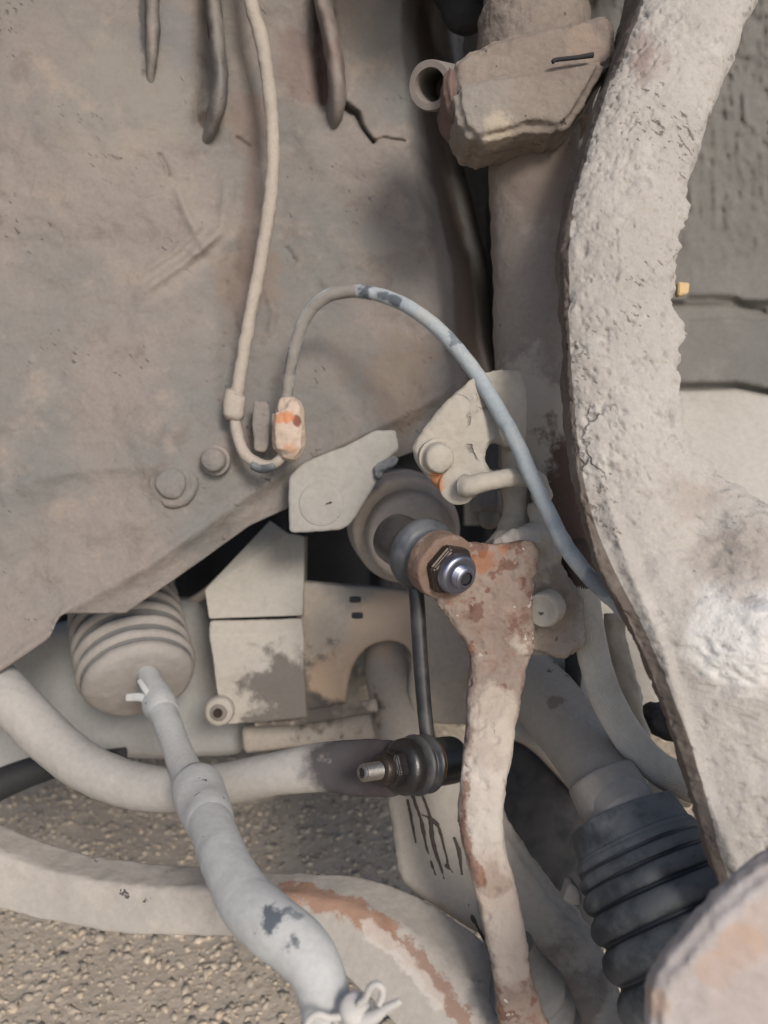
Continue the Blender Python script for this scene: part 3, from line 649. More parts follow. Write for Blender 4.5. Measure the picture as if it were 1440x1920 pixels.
# ------------------------------------------------------------------ strut
def build_strut():
    t = thing('suspension_strut', 'brown dusty suspension strut tube with clamped collar left of the knuckle', 'strut', V(1010, 1000, .6))
    obj('tube', sweep('tube', [(985, -160, .60, 82), (992, 0, .60, 84), (1000, 300, .595, 84), (1008, 600, .59, 82), (1015, 800, .59, 82), (1022, 980, .59, 80), (1030, 1100, .59, 78)], n=64, res=30, layers=[(0.0012, 45, 4, ''), (0.0005, 200, 2, '')]), m_strut, t)
    # clamped collar: wrap of plate with a nose on the left
    parts = [lathe('c', V(1000, 20, .60), V(1003, 250, .597), [(0.0, M(96, .6)), (.08, M(104, .6)), (.5, M(106, .6)), (.9, M(104, .6)), (1, M(97, .6))], 48),
             prism('n', [(846, 120), (872, 96), (940, 66), (1030, 44), (1150, 20), (1160, 110), (1100, 150), (950, 170), (852, 180)], .055, bevel=.004, d=.536, seg=2),
             prism('n2', [(850, 156), (900, 140), (1000, 122), (1100, 104), (1150, 100), (1085, 214), (1050, 246), (1005, 236), (960, 248), (893, 264), (862, 240), (850, 190)], .055, bevel=.005, d=.524, seg=2)]
    obj('collar', bake('collar', join('collar', parts), 0.0016, 4, [(0.0006, 40, 3, ''), (0.0006, 170, 3, '')]), m_collar2, t)
    me = prism('collar_nose', [(826, 150), (834, 118), (852, 104), (862, 130), (864, 200), (858, 228), (842, 206), (830, 180)], .05, bevel=.005, d=.535, seg=3)
    obj('collar_nose', bake('collar_nose', me, .0016, 5, [(.0015, 60, 3, '')]), material('nose_rust', (.155, .105, .088), (.13, .09, .075), bump=.4), t)
    obj('slot', sweep('slot', [(1036, 116, .5225, 4, 4), (1044, 112, .5225, 4, 4), (1080, 108, .5225, 4, 4), (1112, 103, .5225, 5, 4)], n=10, e=3), m_dark, t)
    # clip loop on the left of the collar
    a, b = V(806, 160, .555), V(846, 166, .60); l_ = (b-a).length
    obj('clip_tube', lathe('clip_tube', a, b, [(1, .0165), (.02, .0162), (0, .0155), (0, .0112), (.05, .0105), (.9, .0100)], 40, [(.0004, 90, 2, '')]), m_joint, t)
    # unseen dished spring seat above the collar, enlarged and lowered to shade the recess
    obj('unseen_spring_seat', lathe('unseen_spring_seat', V(985, -290, .60), V(985, -50, .60), prof_smooth([(0, .03), (.02, .118), (.25, .122), (.5, .105), (.8, .06), (1, .034)], 5), 48, [(.001, 40, 3, '')]), m_collar2, t)
    # dark rubber stop at the very top
    obj('bump_stop', lathe('bump_stop', V(870, -70, .66), V(876, 58, .66), prof_smooth([(0, .026), (.3, .024), (.45, .027), (.6, .022), (.85, .018), (1, .008)]), 32), m_dark, t)
    # side bracket carrying the bolt, with dried mud over it
    out = [(774, 830), (790, 806), (836, 752), (884, 708), (930, 690), (1000, 690), (1040, 760), (1030, 850), (950, 842), (936, 826), (916, 834), (908, 852), (914, 876), (936, 884), (944, 878), (950, 890), (930, 905), (905, 922), (886, 940), (860, 944), (838, 930), (806, 893), (784, 868), (775, 850)]
    br = bake('side_bracket', prism('b', [(x, y, .54+.035*min(1, max(0, (x-915)/90))) for x, y in out], .012, bevel=.002, seg=2), .0012, 5, [(.0012, 35, 4, ''), (.0004, 200, 2, '')])
    bo = obj('side_bracket', br, m_bracket, t)
    c = V(819, 858, .537); ax = (CAM-c).normalized()+Vector((.25, 0, -.1)); ax.normalize()
    obj('bolt', lathe('bolt', c-ax*.004, c+ax*.010, prof_smooth([(0, .0125), (.3, .0125), (.34, .0105), (.85, .0098), (1, .008)], 3), 24, [(0.0007, 110, 3, '')]), m_bracket, t)
    c = V(858, 912, .537)
    obj('washer', lathe('washer', c+FWD*.003, c-FWD*.0028, [(0, .0125), (.8, .0125), (1, .011)], 28, [(0.0006, 90, 3, '')]), m_bracket, t)
    obj('bracket_pin', sweep('bracket_pin', [(868, 910, .528, 21), (884, 910, .524, 20), (920, 903, .524, 18), (955, 896, .528, 18), (985, 894, .533, 18), (1006, 904, .542, 19), (1016, 930, .556, 20)], n=24, layers=[(0.0008, 90, 3, '')]), m_bracket, t)
    obj('support_post', sweep('support_post', [(965, 830, .57, 27), (966, 900, .57, 26), (968, 960, .57, 25), (964, 1000, .565, 34), (960, 1030, .56, 52)], n=28, layers=[(0.0014, 60, 3, '')]), m_bracket, t)
    # lower clamp ear, crusted
    out = [(930, 1020), (960, 1000), (1010, 990), (1004, 950), (1010, 940), (1032, 985), (1060, 1060), (1090, 1120), (1096, 1200), (1075, 1226), (1030, 1230), (985, 1218), (950, 1150)]
    ear = bake('clamp_ear', prism('e', out, .03, bevel=.004, d=.535, seg=2), .0016, 6, [(.0042, 40, 4, ''), (.0014, 130, 3, '')])
    obj('clamp_ear', ear, m_bracket2, t)
    c = V(1030, 1136, .530); ax = Vector((-.55, -.8, .15)).normalized()
    obj('pinch_bolt', lathe('pinch_bolt', c, c+ax*.014, [(0, .0118), (.85, .0118), (.93, .0114), (1, .0106), (1.0, .0096), (.96, .0088)], 32, [(0.0003, 120, 2, '')]), m_bracket, t)
m_collar2 = material('collar_crust', (0.19, 0.155, 0.13), (0.215, 0.18, 0.15), (0.15, 0.115, 0.095), bump=0.8, bscale=330, bump2=0.5, chips=0.15, chip_col=(.06, .045, .04),
    spots=[(V(905, 205, .53), .028, (.215, .195, .17), .7, .6), (V(930, 250, .53), .015, (.38, .32, .24), .6), (V(1110, 80, .53), .02, (.28, .21, .16), .5)])  # first spot paints the collar's lower-left face as lit paler
m_bracket2 = material('clamp_crust', (0.42, 0.38, 0.325), (0.39, 0.35, 0.30), (0.27, 0.225, 0.185), bump=0.5, bump2=0.6, bscale2=70, chips=0.2, chip_col=(.06, .05, .045), spots=[(V(1060, 1100, .53), .03, (.17, .125, .10), .6), (V(1050, 1210, .53), .025, (.20, .15, .12), .6)])
build_strut()

# ------------------------------------------------------------------ knuckle
m_side = material('shaded_casting', (0.15, 0.125, 0.105), (0.12, 0.096, 0.08), (0.20, 0.175, 0.15), bump=.5, bscale=260, chips=.1)  # darker tone that paints shade onto the knuckle's left side faces
def build_knuckle():
    t = thing('steering_knuckle', 'massive mud crusted cast steering knuckle curving down the right side', 'knuckle', V(1350, 1700, .42))
    Lp = [(1250, -180), (1196, 30), (1140, 160), (1100, 280), (1076, 380), (1066, 500), (1066, 600), (1070, 700), (1076, 800), (1090, 900), (1110, 1000), (1142, 1080), (1182, 1160), (1216, 1235), (1250, 1320), (1282, 1400), (1310, 1500), (1338, 1590), (1368, 1680), (1400, 1780), (1430, 1880), (1460, 1990)]
    Rp = [(1520, -180), (1424, 20), (1400, 80), (1356, 170), (1332, 250), (1311, 310), (1300, 370), (1290, 430), (1289, 500), (1286, 570), (1297, 640), (1302, 700), (1312, 780), (1332, 845), (1378, 900), (1440, 942), (1520, 980), (1640, 1020), (1760, 1100), (1800, 1250), (1800, 1990)]
    Lp, Rp = np.array(Lp, float), np.array(Rp, float)
    ys = np.arange(-180, 1990, 3.2); nv = 176
    from_l = lambda P, y: np.interp(y, P[:, 1], P[:, 0])
    def sm(a, k):  # light smoothing of the interpolated edge
        w_ = np.ones(k)/k; return np.convolve(np.pad(a, k//2, mode='edge'), w_, 'valid')[:len(a)]
    xl = sm(from_l(Lp, ys), 21); xr = sm(from_l(Rp, ys), 15)
    df = np.interp(ys, [-180, 200, 600, 900, 1200, 1600, 2000], [.50, .475, .455, .445, .425, .41, .40])
    # distribute around: superellipse parameter, denser on the front half
    th = np.concatenate([np.linspace(-math.pi*0.5-1.75, -math.pi*0.5+1.75, nv-30), np.linspace(-math.pi*0.5+1.75, 1.5*math.pi-1.75, 32)[1:-1]])
    e = 7.0
    se = lambda t_: (np.sign(np.cos(t_))*np.abs(np.cos(t_))**(2/e), np.sign(np.sin(t_))*np.abs(np.sin(t_))**(2/e))
    dense = np.linspace(-math.pi*0.5-1.75, -math.pi*0.5+1.75, 20001); dcx, dsx = se(dense)
    arc = np.concatenate([[0], np.cumsum(np.hypot(np.diff(dcx), 0.35*np.diff(dsx)))])
    th[:nv-30] = np.interp(np.linspace(0, arc[-1], nv-30), arc, dense)          # even spacing over the face
    cx, sx = se(th)
    thick = np.interp(ys, [-180, 100, 400, 600, 2000], [.085, .08, .05, .036, .022])
    hx = (xr-xl)/2; xc = (xl+xr)/2
    X = xc[:, None]+hx[:, None]*cx[None]                       # px at front depth
    Z = ((sx+1)/2)[None, :]*thick[:, None]                                          # metres behind the front plane
    bow = 0.010*(cx**2)*np.clip(-sx, 0, 1)                      # front face falls back a little to its edges
    P = VN(X, np.repeat(ys[:, None], nv, 1), np.repeat(df[:, None], nv, 1)) + (Z+bow[None, :])[..., None]*np.array(FWD)
    # broad face relief on the lower casting
    lower = np.clip((ys-820)/350, 0, 1)[:, None]
    relief = 0.016*np.exp(-((X-1420)/120)**2-((np.repeat(ys[:, None], nv, 1)-1190)/150)**2) - 0.012*np.exp(-((X-1330)/60)**2-((np.repeat(ys[:, None], nv, 1)-1000)/120)**2)
    ridge_x = xl+34+14*np.sin(ys/130)
    relief = relief + 0.0045*np.exp(-((X-ridge_x[:, None])/14)**2)*np.clip((ys-850)/200, 0, 1)[:, None]
    P = P - (relief*np.clip(-sx, 0, 1)[None])[..., None]*np.array(FWD)
    me = mesh_np('casting', P.reshape(-1, 3), [list(f) for f in grid_faces(len(ys), nv)]); recalc(me); smooth(me)
    disp(me, [(0.0022, 20, 3, ''), (0.0009, 80, 4, 'flow'), (0.0002, 260, 3, 'crust'), (0.0007, 280, 3, 'pit'), (0.0007, 110, 3, 'pit')])
    co = np.empty(len(me.vertices)*3); me.vertices.foreach_get('co', co); co = co.reshape(len(ys), nv, 3)
    wgt = np.clip((cx-0.80)/0.2, 0, 1)[None, :]*np.interp(ys, [250, 380, 950, 1050], [0.2, 1, 1, 0.3])[:, None]
    co[..., 0] += wgt*(0.0052*fbm(co, 62, 3, 31) + 0.0018*fbm(co, 190, 2, 41)); me.vertices.foreach_set('co', co.ravel()); me.update()
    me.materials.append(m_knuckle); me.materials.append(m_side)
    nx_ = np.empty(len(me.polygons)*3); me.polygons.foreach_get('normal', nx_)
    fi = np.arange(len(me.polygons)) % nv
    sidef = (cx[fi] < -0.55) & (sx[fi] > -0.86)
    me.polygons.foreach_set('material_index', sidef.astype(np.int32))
    kn = obj('casting', me, None, t)
build_knuckle()

def build_flange():
    t = thing('hub_flange', 'blurred rusty pale flange in the near lower right corner', 'flange', V(1400, 1900, .34))
    out = [(1620, 1540), (1500, 1592), (1440, 1632), (1398, 1658), (1340, 1712), (1284, 1784), (1246, 1828), (1229, 1862), (1224, 1910), (1226, 2060), (1620, 2060)]
    me = bake('plate', prism('p', out, .018, bevel=.004, d=.335, seg=3), .0016, 5, [(.0006, 40, 3, ''), (.0005, 160, 3, '')])
    obj('plate', me, m_fore, t)
build_flange()

# ------------------------------------------------------------------ splash shield, ribbed hose
def build_back():
    t = thing('backing_plate', 'pale brake backing plate seen between the drive shaft and knuckle', 'plate', V(1150, 1440, .66))
    out = [(1040, 1080), (1130, 1090), (1196, 1160), (1236, 1240), (1240, 1330), (1205, 1352), (1212, 1440), (1200, 1500), (1120, 1500), (1000, 1370), (1000, 1230)]
    obj('plate', bake('plate', prism('p', out, .008, bevel=.002, d=.68, seg=2), .002, 5, [(.0012, 25, 3, '')]), m_pale, t)
    me = sweep('fuzzy_edge', [(1150, 1150, .60, 20, 10), (1166, 1250, .60, 22, 10), (1176, 1350, .60, 34, 12), (1172, 1430, .595, 40, 12), (1176, 1500, .59, 34, 12)], n=24, e=3, layers=[(0.002, 70, 4, ''), (.0012, 260, 2, '')])
    obj('rib', me, m_bracket, t)
    obj('dark_gap_strip', sweep('dark_gap_strip', [(1074, 1215, .645, 15, 8), (1075, 1270, .645, 15, 8), (1068, 1330, .645, 12, 8), (1056, 1370, .645, 8, 8)], n=16), m_dark, t)  # dark strip painting the shade of the gap beside the ribbed hose
    obj('round_cap', lathe('round_cap', V(1020, 1300, .70), V(1000, 1290, .655), prof_smooth([(0, .045), (.6, .045), (.9, .042), (1, .034), (1, .01)], 4), 48), m_subrear, t)
    t = thing('caliper_bolt', 'dark blue grey bolt head between ribbed hose and knuckle', 'bolt', V(1240, 1380, .62))
    obj('head', bake('head', prism('p', [(1206, 1352), (1220, 1336), (1250, 1326), (1300, 1340), (1300, 1400), (1262, 1396), (1240, 1390), (1216, 1372)], .03, bevel=.004, d=.60), .0016, 4), m_tray, t)
    obj('shank', sweep('shank', [(1200, 1480, .60, 18), (1240, 1484, .60, 20), (1290, 1490, .60, 22)], n=20, layers=[(.001, 90, 3, '')]), m_collar, t)
build_back()
def build_ribbed():
    t = thing('ribbed_hose', 'thick grey lengthwise ribbed brake hose curving behind the knuckle', 'hose', V(1280, 1470, .55))
    pts = [(1085, 1040, .56, 27), (1092, 1100, .56, 28), (1102, 1170, .56, 28.5), (1118, 1250, .555, 29), (1145, 1325, .55, 29.5), (1185, 1390, .545, 30), (1235, 1440, .54, 30), (1290, 1470, .54, 30), (1360, 1495, .55, 30)]
    obj('hose', sweep('hose', pts, n=176, res=12, ribs=44, ribamp=0.035, layers=[(0.0004, 60, 3, '')]), m_ribhose, t)
    obj('ferrule', sweep('ferrule', [(1086, 1020, .56, 30), (1090, 1085, .56, 31), (1092, 1100, .56, 29)], n=24, res=4, layers=[(.0008, 90, 3, '')]), m_strut, t)
build_ribbed()

# ------------------------------------------------------------------ drive shaft
def build_shaft():
    t = thing('drive_shaft', 'dusty drive shaft with black bellows boot running to the lower right', 'drive shaft', V(1290, 1850, .45))
    obj('shaft', sweep('shaft', [(905, 1150, .70, 62), (975, 1250, .68, 62), (1060, 1360, .61, 63), (1150, 1490, .535, 62), (1185, 1545, .505, 60)], n=48, res=12, layers=[(.0006, 40, 3, '')]), m_shaft, t)
    A = V(1144, 1490, .535); B = V(1322, 1840, .47); L = (B-A).length
    Q = lambda pr, k=4: prof_smooth([(a/1000/L, b/1000) for a, b in pr], k)
    obj('clamp_collar', lathe('clamp_collar', A, B, Q([(-14, 20), (-13, 24), (-5, 25), (15, 25.5), (18, 25), (19, 20)], 3), 48, [(.0006, 60, 3, '')]), m_collar, t)
    obj('clamp_ear', bake('clamp_ear', prism('p', [(1120, 1462), (1142, 1444), (1160, 1440), (1196, 1466), (1212, 1492), (1190, 1500), (1168, 1506), (1136, 1500)], .014, bevel=.003, d=.53), .0013, 4, [(.001, 70, 3, '')]), m_collar, t)
    prof = [(14, 20), (14.5, 35), (16, 37), (24, 38.5), (31, 39.5), (33, 39), (34, 38)]
    pos_, r = 34.0, 42.5; prof2 = []
    for w_, amp in ((7, 1.0), (9, 1.7), (13, 2.8), (18, 4.0), (22, 4.8), (26, 5.2), (28, 5.2), (28, 5.2)):
        prof2 += [(pos_, r-amp), (pos_+w_*.2, r), (pos_+w_*.5, r+amp*.5), (pos_+w_*.8, r+amp*.1)]
        pos_ += w_; r += 2.1
    prof2.append((pos_, r-4))
    pf = Q(prof, 4)+Q(prof2, 6)
    bt = obj('bellows_boot', dark_grooves(lathe('bellows_boot', A, B, pf, 72, [(.0006, 30, 3, '')]), pf, 72, m_boot, m_boot3, 12, .28, 36/1000/L, 9), None, t)
    obj('clamp_band', lathe('clamp_band', A, B, Q([(31.5, 36), (32, 40.6), (36, 41.2), (36.4, 36)], 2), 64), m_boot, bt)
    obj('clamp_tail', bake('clamp_tail', prism('p', [(1054, 1690), (1064, 1662), (1074, 1656), (1090, 1672), (1092, 1700), (1076, 1698)], .012, bevel=.001, d=.515), .0012, 2, [(.0008, 90, 3, '')]), m_collar, t)
build_shaft()

t = thing('undertray', 'black dusty plastic undertray behind the drive shaft', 'undertray', V(1020, 1560, .70))
me = prism('tray', [(930, 1370, .80), (1000, 1385, .80), (1100, 1480, .78), (1140, 1560, .76), (1120, 1760, .72), (1040, 1760, .72), (930, 1560, .76)], .01, bevel=.002)
obj('tray', bake('tray', me, .003, 4, [(.003, 25, 4, '')]), m_tray, t)
obj('tray_lip', sweep('tray_lip', [(930, 1368, .79, 7, 7), (990, 1392, .788, 8, 7), (1040, 1440, .78, 7, 7), (1110, 1520, .765, 6, 7)], n=14), m_sub, t)

# ------------------------------------------------------------------ control arm
def build_arm():
    t = thing('control_arm', 'curved dusty lower control arm with rust streaks across the bottom', 'control arm', V(960, 1900, .52))
    TW = math.radians(-30)
    p = [(-160, 1560, .60, 62, 42), (-60, 1600, .595, 63, 42), (60, 1645, .59, 62, 42), (180, 1672, .585, 60, 42), (300, 1684, .58, 58, 42), (420, 1690, .575, 56, 42), (540, 1700, .565, 58, 42), (640, 1722, .56, 68, 42), (730, 1768, .55, 84, 42), (810, 1830, .54, 96, 42), (880, 1900, .53, 100, 42), (960, 1990, .52, 105, 42)]
    p = [(x, y, d, a/(1.27 if x < 600 else 1.16), b/1.2) for x, y, d, a, b in p]
    obj('front_leg', sweep('front_leg', p, n=96, res=22, e=8.0, twist=TW, layers=[(.0011, 16, 3, ''), (.0006, 110, 3, '')]), m_arm, t)
    out = [(730, 1420), (770, 1400), (870, 1400), (900, 1500), (930, 1620), (960, 1770), (900, 1760), (830, 1710), (770, 1670), (748, 1648), (736, 1560), (724, 1490)]
    wb = bake('web', prism('p', [(x, y, .63-(y-1400)*.00018) for x, y in out], .02, bevel=.003), .0018, 5, [(.0016, 25, 3, '')])
    web = obj('web', wb, m_web, t)
    dz = lambda y: .63-(y-1400)*.00018-.0002
    for line in ([(764, 1500, 1.5), (770, 1530, 2.5), (780, 1580, 1.2)], [(772, 1486, 2), (790, 1540, 3), (800, 1590, 2.5), (818, 1645, 1.5)], [(788, 1480, 2), (806, 1530, 3), (812, 1580, 3.5), (830, 1640, 3), (850, 1702, 1.5)],
                 [(792, 1528, 1.5), (812, 1538, 2.5), (824, 1556, 2.5), (838, 1610, 2), (846, 1640, 1)], [(836, 1622, 2), (858, 1652, 4), (872, 1690, 4.5), (888, 1725, 4), (908, 1762, 1.5)], [(852, 1570, 2), (862, 1600, 4), (866, 1640, 2)]):
        obj('scrape_groove', sweep('scrape_groove', [(x, y, dz(y), w_, 1.0) for x, y, w_ in line], n=10, res=8, layers=[(.0006, 220, 2, '')]), m_groove, web)
    out = [(935, 1495), (960, 1560), (1010, 1630), (1060, 1700), (1110, 1745), (1165, 1850), (1220, 2020), (900, 2020), (930, 1880), (900, 1740), (880, 1560)]
    oe = bake('outer_end', prism('p', [(x, y, .60-(y-1500)*.00016) for x, y in out], .03, bevel=.006, seg=3), .002, 8, [(.0016, 22, 4, ''), (.0008, 120, 3, '')])
    obj('outer_end', oe, m_arm, t)
    A = V(1015, 1870, .53); B = V(960, 1800, .475)
    obj('ball_joint_boot', lathe('ball_joint_boot', V(1010, 1945, .535), V(962, 1770, .52), prof_smooth([(0, .030), (.12, .031), (.2, .027), (.27, .029), (.36, .0285), (.42, .0245), (.5, .026), (.58, .025), (.66, .0205), (.8, .017), (1, .0135)], 6), 48, [(.0006, 60, 3, '')]), m_ballboot, t)
m_groove = material('scrape_black', (0.055, 0.048, 0.045), (0.08, 0.066, 0.056), bump=.3)
m_ballboot = material('ball_boot_dust', (0.13, 0.13, 0.13), (0.18, 0.17, 0.155), rough=.8, bump=.2)
build_arm()

# ------------------------------------------------------------------ stabilizer bar and link
LA, LC = V(750, 1014, .555), V(888, 1094, .487)
LA2, LC2 = V(850, 1424, .553), V(666, 1451, .497)
def build_bar():
    t = thing('stabilizer_bar', 'bent round dusty stabilizer bar with dark flattened end at the link', 'stabilizer bar', V(330, 1490, .57))
    p = [(-120, 1190, .66, 46), (-40, 1258, .655, 46), (30, 1322, .645, 45), (95, 1388, .635, 44), (165, 1440, .62, 43), (245, 1472, .605, 42), (335, 1480, .59, 40.5), (430, 1468, .575, 39), (520, 1450, .565, 40), (600, 1438, .56, 44, 34), (660, 1438, .552, 50, 24), (705, 1440, .541, 52, 15), (742, 1441, .532, 49, 12), (764, 1442, .527, 38, 11)]
    obj('bar', sweep('bar', p, n=56, res=20, layers=[(.0004, 22, 2, ''), (.00025, 120, 3, '')]), m_bar, t)
build_bar()
def build_link():
    t = thing('stabilizer_link', 'new black stabilizer link rod with shiny nut joining rusty bracket and bar', 'link rod', V(800, 1440, .55))
    # upper ball joint: axis from the back towards the camera, a little right and down
    A = LA; C = LC; ax = (C-A); L = ax.length
    P = lambda mm: A+ax*(mm/1000/L)
    Q = lambda pr, k=4: prof_smooth([(a/1000/L, b/1000) for a, b in pr], k)
    obj('ball_housing', lathe('ball_housing', A, C, Q([(-9, 10), (-8, 16), (-5, 18), (18, 18.5), (21, 18), (22, 12)]), 40), m_black, t)
    obj('dust_boot', lathe('dust_boot', A, C, Q([(19, 14), (21, 21), (25, 24.5), (30, 25), (34, 22.5), (37, 20), (41, 19.5), (43, 14)], 5), 48, [(.0003, 60, 2, '')]), m_rubber, t)
    obj('hex_flange', hexhead('hex_flange', P(56), ax, .0178, .0085), m_nut, t)
    obj('lock_nut', lathe('lock_nut', A, C, Q([(63, 10), (64, 13.4), (68, 13.4), (70, 13), (71.3, 11.5), (71.6, 8)]), 40), m_steel, t)
    pr = [(70, 7.2)]
    for k in range(3): pr += [(72+k*1.5, 7.6), (72.7+k*1.5, 6.9)]
    pr += [(76.6, 7.2), (77.4, 6.2), (77.4, 4.4), (75, 4.2)]
    st = obj('stud', lathe('stud', A, C, [(a/1000/L, b/1000) for a, b in pr], 32), m_steel, t)
    obj('hex_socket', hexhead('hex_socket', P(73.5), ax, .0042, .0033), m_dark, st)
    # rod
    obj('rod', sweep('rod', [(766, 1030, .552, 15), (775, 1085, .551, 15), (782, 1130, .55, 14.5), (788, 1230, .549, 14.5), (796, 1330, .547, 14), (805, 1415, .543, 14)], n=20, res=12, e=2.3), m_black, t)
    # lower ball joint: axis runs left towards the camera through the bar eye
    A2 = LA2; C2 = LC2; a2 = C2-A2; L2 = a2.length
    P2 = lambda mm: A2+a2*(mm/1000/L2)
    Q2 = lambda pr, k=4: prof_smooth([(a/1000/L2, b/1000) for a, b in pr], k)
    obj('ball_housing', lathe('ball_housing', A2, C2, Q2([(0, 8), (.6, 14.5), (2.5, 16), (22, 16), (24, 15), (25, 10)]), 40), m_black, t)
    obj('dust_boot', lathe('dust_boot', A2, C2, Q2([(23, 12), (24.5, 17), (26.5, 19.5), (28.5, 18.5), (30.5, 16), (32.5, 17.5), (35.5, 20), (38, 18.5), (40, 13)], 5), 48), m_rubber2, t)
    obj('copper_ring', lathe('copper_ring', A2, C2, [(a/1000/L2, b/1000) for a, b in [(21.6, 15.8), (21.9, 16.4), (22.5, 16.4), (22.8, 15.8)]], 40), material('copper_ring', (.45, .24, .10), (.40, .2, .09), rough=.4, metal=.8, bump=.05), t)
    obj('eye_washer', lathe('eye_washer', A2, C2, Q2([(40, 12), (41, 17), (44, 18.5), (49, 18), (52, 15), (53, 9)]), 40, [(.0004, 90, 2, '')]), m_darkrust, t)
    obj('hex_flange', hexhead('hex_flange', P2(52), a2, .0125, .009), m_darkrust, t)
    obj('lock_nut', lathe('lock_nut', A2, C2, Q2([(60, 7.5), (61, 9.4), (65, 9.4), (67, 8.4), (68, 6)], 3), 32), m_nut, t)
    pr = [(66, 5.6)]
    for k in range(9): pr += [(68+k*1.5, 5.8), (68.7+k*1.5, 5.1)]
    pr += [(81.8, 5.4), (82.6, 4.7), (82.6, 3), (80, 2.8)]
    st = obj('stud', lathe('stud', A2, C2, [(a/1000/L2, b/1000) for a, b in pr], 28), m_steel2, t)
    obj('hex_socket', hexhead('hex_socket', P2(79), a2, .0028, .003), m_dark, st)
m_darkrust = material('dark_rust', (0.014, 0.0125, 0.0125), (0.024, 0.018, 0.017), rough=.34, spec=.5, bump=.3)
m_rubber2 = material('new_rubber', (0.02, 0.022, 0.026), (0.026, 0.027, 0.03), rough=0.4, spec=0.5, bump=0.05, bump2=0.05, dust=(0.12, 0.11, 0.10), dust_amt=0.35)
m_steel2 = material('dull_stud', (0.30, 0.28, 0.25), (0.24, 0.22, 0.2), rough=.4, metal=.9, bump=.1)
build_link()

# ------------------------------------------------------------------ rusty arm
def build_rusty():
    t = thing('rusty_arm', 'rusty plate and long curved bar holding the top of the black link', 'bracket', V(950, 1830, .49))
    plate = prism('p', [(800, 1040), (820, 1022), (856, 1016), (920, 1020), (992, 1016), (1010, 1026), (1010, 1060), (1002, 1110), (1004, 1160), (1010, 1196), (1002, 1226), (990, 1250), (976, 1290), (884, 1290), (886, 1236), (868, 1202), (836, 1156), (812, 1120), (798, 1080)], .011, bevel=.002, d=.514, seg=2)
    bar = sweep('b', [(948, 1120, 0.534, 48.4, 20), (938, 1200, 0.529, 52.8, 24), (928, 1290, 0.519, 50.6, 29), (918, 1380, 0.507, 46.2, 32), (907, 1460, 0.499, 42.9, 32), (901, 1530, 0.495, 41.8, 32), (908, 1590, 0.492, 40.7, 32), (928, 1660, 0.488, 39.6, 30), (944, 1730, 0.487, 36.3, 30), (956, 1800, 0.488, 34.1, 28), (966, 1860, 0.49, 36.3, 26), (980, 1930, 0.495, 48.4, 26), (990, 1990, 0.5, 55, 26)], n=40, res=12, e=3.2)
    me = bake('arm_body', join('j', [plate, bar]), .0012, 4, [(.0009, 40, 4, ''), (.0006, 140, 3, ''), (.0008, 130, 3, 'pit')])
    obj('arm_body', me, m_rusty, t)
    A, C = LA, LC; L = (C-A).length
    obj('eye', lathe('eye', A, C, prof_smooth([(a/1000/L, b/1000) for a, b in [(42, 12), (42.5, 20.5), (44, 22), (53, 22), (56, 21.4), (57, 18.5), (57.3, 13)]], 4), 48, [(.0008, 70, 3, ''), (.0004, 200, 2, '')]), m_eye, t)
build_rusty()

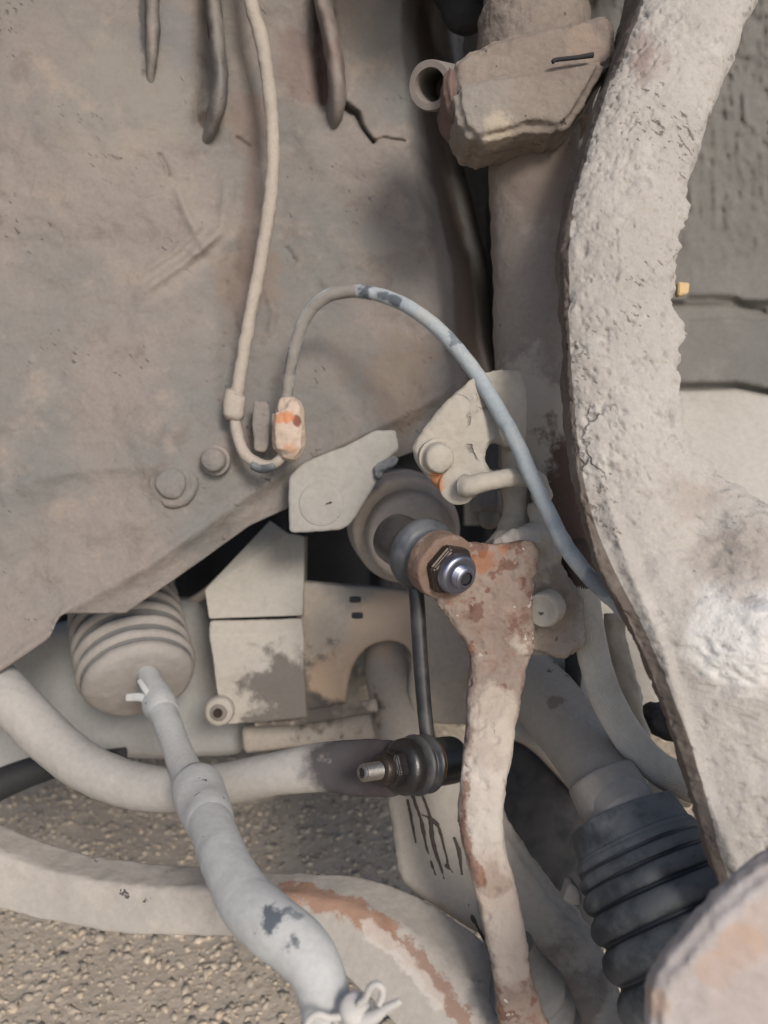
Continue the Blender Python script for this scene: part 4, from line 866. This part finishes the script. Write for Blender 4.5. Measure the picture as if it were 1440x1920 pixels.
# ------------------------------------------------------------------ tie rod
def build_tie():
    t = thing('tie_rod', 'pale grey tie rod with ribbed rack boot running to a pinned nut', 'tie rod', V(640, 1900, .38))
    A = V(206, 1000, .86); B = V(258, 1262, .73); L = (B-A).length
    prof = []; tt = .0; r0 = .0500
    prof = [(0, .03), (.02, r0)]
    k = 0
    while tt < .97:
        prof += [(tt+.012, r0-.001), (tt+.03, r0+.0034), (tt+.055, r0+.0034), (tt+.074, r0-.001)]
        tt += .085; k += 1
        r0 = .0500+.0008*math.sin(k*.9)
    prof += [(tt+.02, .0495), (tt+.04, .0475), (tt+.055, .043), (tt+.064, .034), (tt+.07, .025), (tt+.073, .015)]
    pf = prof_smooth(prof, 5)
    bt = obj('rack_boot', dark_grooves(lathe('rack_boot', A, B, pf, 72, [(.0008, 22, 3, ''), (.0004, 120, 2, '')]), pf, 72, m_rackboot, m_boot2, 10, .35, .05, tt), None, t)
    obj('boot_clip', sweep('boot_clip', [(238, 1308, .672, 7, 4), (260, 1307, .668, 8, 4), (278, 1312, .664, 7, 4)], n=12, e=3), m_tie, bt)
    obj('boot_tab', sweep('boot_tab', [(262, 1276, .675, 5, 4), (272, 1292, .668, 6, 4), (280, 1306, .664, 4, 4)], n=12, e=3), m_tie, bt)
    obj('boot_neck', sweep('boot_neck', [(274, 1258, .715, 18), (284, 1284, .692, 24), (298, 1318, .668, 30), (308, 1342, .652, 28)], n=28, res=5, layers=[(.0008, 60, 3, '')]), m_tie, t)
    obj('rod', sweep('rod', [(300, 1322, .665, 27), (314, 1356, .64, 26), (330, 1400, .61, 26.5), (350, 1448, .575, 29), (372, 1492, .54, 32)], n=36, res=10, layers=[(.0004, 40, 2, '')]), m_tie, t)
    obj('lock_collar', sweep('lock_collar', [(367, 1472, .552, 34), (369, 1475, .549, 46), (380, 1506, .528, 47), (392, 1536, .506, 45), (400, 1560, .494, 39)], n=36, res=6, layers=[(.0006, 60, 3, '')]), m_tie, t)
    obj('rod_end', sweep('rod_end', [(384, 1515, .52, 40), (396, 1548, .497, 42), (412, 1590, .473, 44), (434, 1640, .45, 47), (466, 1692, .43, 53), (510, 1734, .412, 57), (558, 1774, .40, 55), (592, 1822, .39, 51), (610, 1880, .383, 48), (618, 1960, .378, 48)], n=56, res=16, layers=[(.0006, 24, 2, ''), (.0002, 110, 3, '')]), m_tie, t)
    c = V(664, 1892, .365)
    ax = (CAM-c).normalized()+UP*.5; ax.normalize()
    obj('ball_stud_nut', lathe('ball_stud_nut', c-ax*.022, c+ax*.004, prof_smooth([(0, .0105), (.5, .0105), (.6, .0078), (.9, .0072), (1, .005)], 4), 32, [(.0004, 90, 3, '')]), m_cotter, t)
    pin = obj('cotter_pin', sweep('cotter_pin', [(672, 1884, .362, 6.8), (686, 1870, .360, 6.8), (694, 1852, .358, 6.8), (706, 1846, .357, 6.8), (717, 1854, .357, 6.8), (716, 1870, .358, 7), (710, 1884, .358, 6)], n=14, res=8), m_cotter, t)
    obj('pin_leg', sweep('pin_leg', [(676, 1915, .362, 15), (700, 1906, .36, 13), (722, 1892, .358, 9), (750, 1877, .356, 6)], n=14, res=8), m_cotter, pin)
    obj('pin_hook', sweep('pin_hook', [(640, 1906, .364, 6.8), (618, 1908, .362, 6.8), (598, 1902, .36, 6.8), (584, 1908, .36, 6.8), (576, 1922, .36, 6.8), (574, 1950, .36, 6.8)], n=14, res=8), m_cotter, pin)
build_tie()
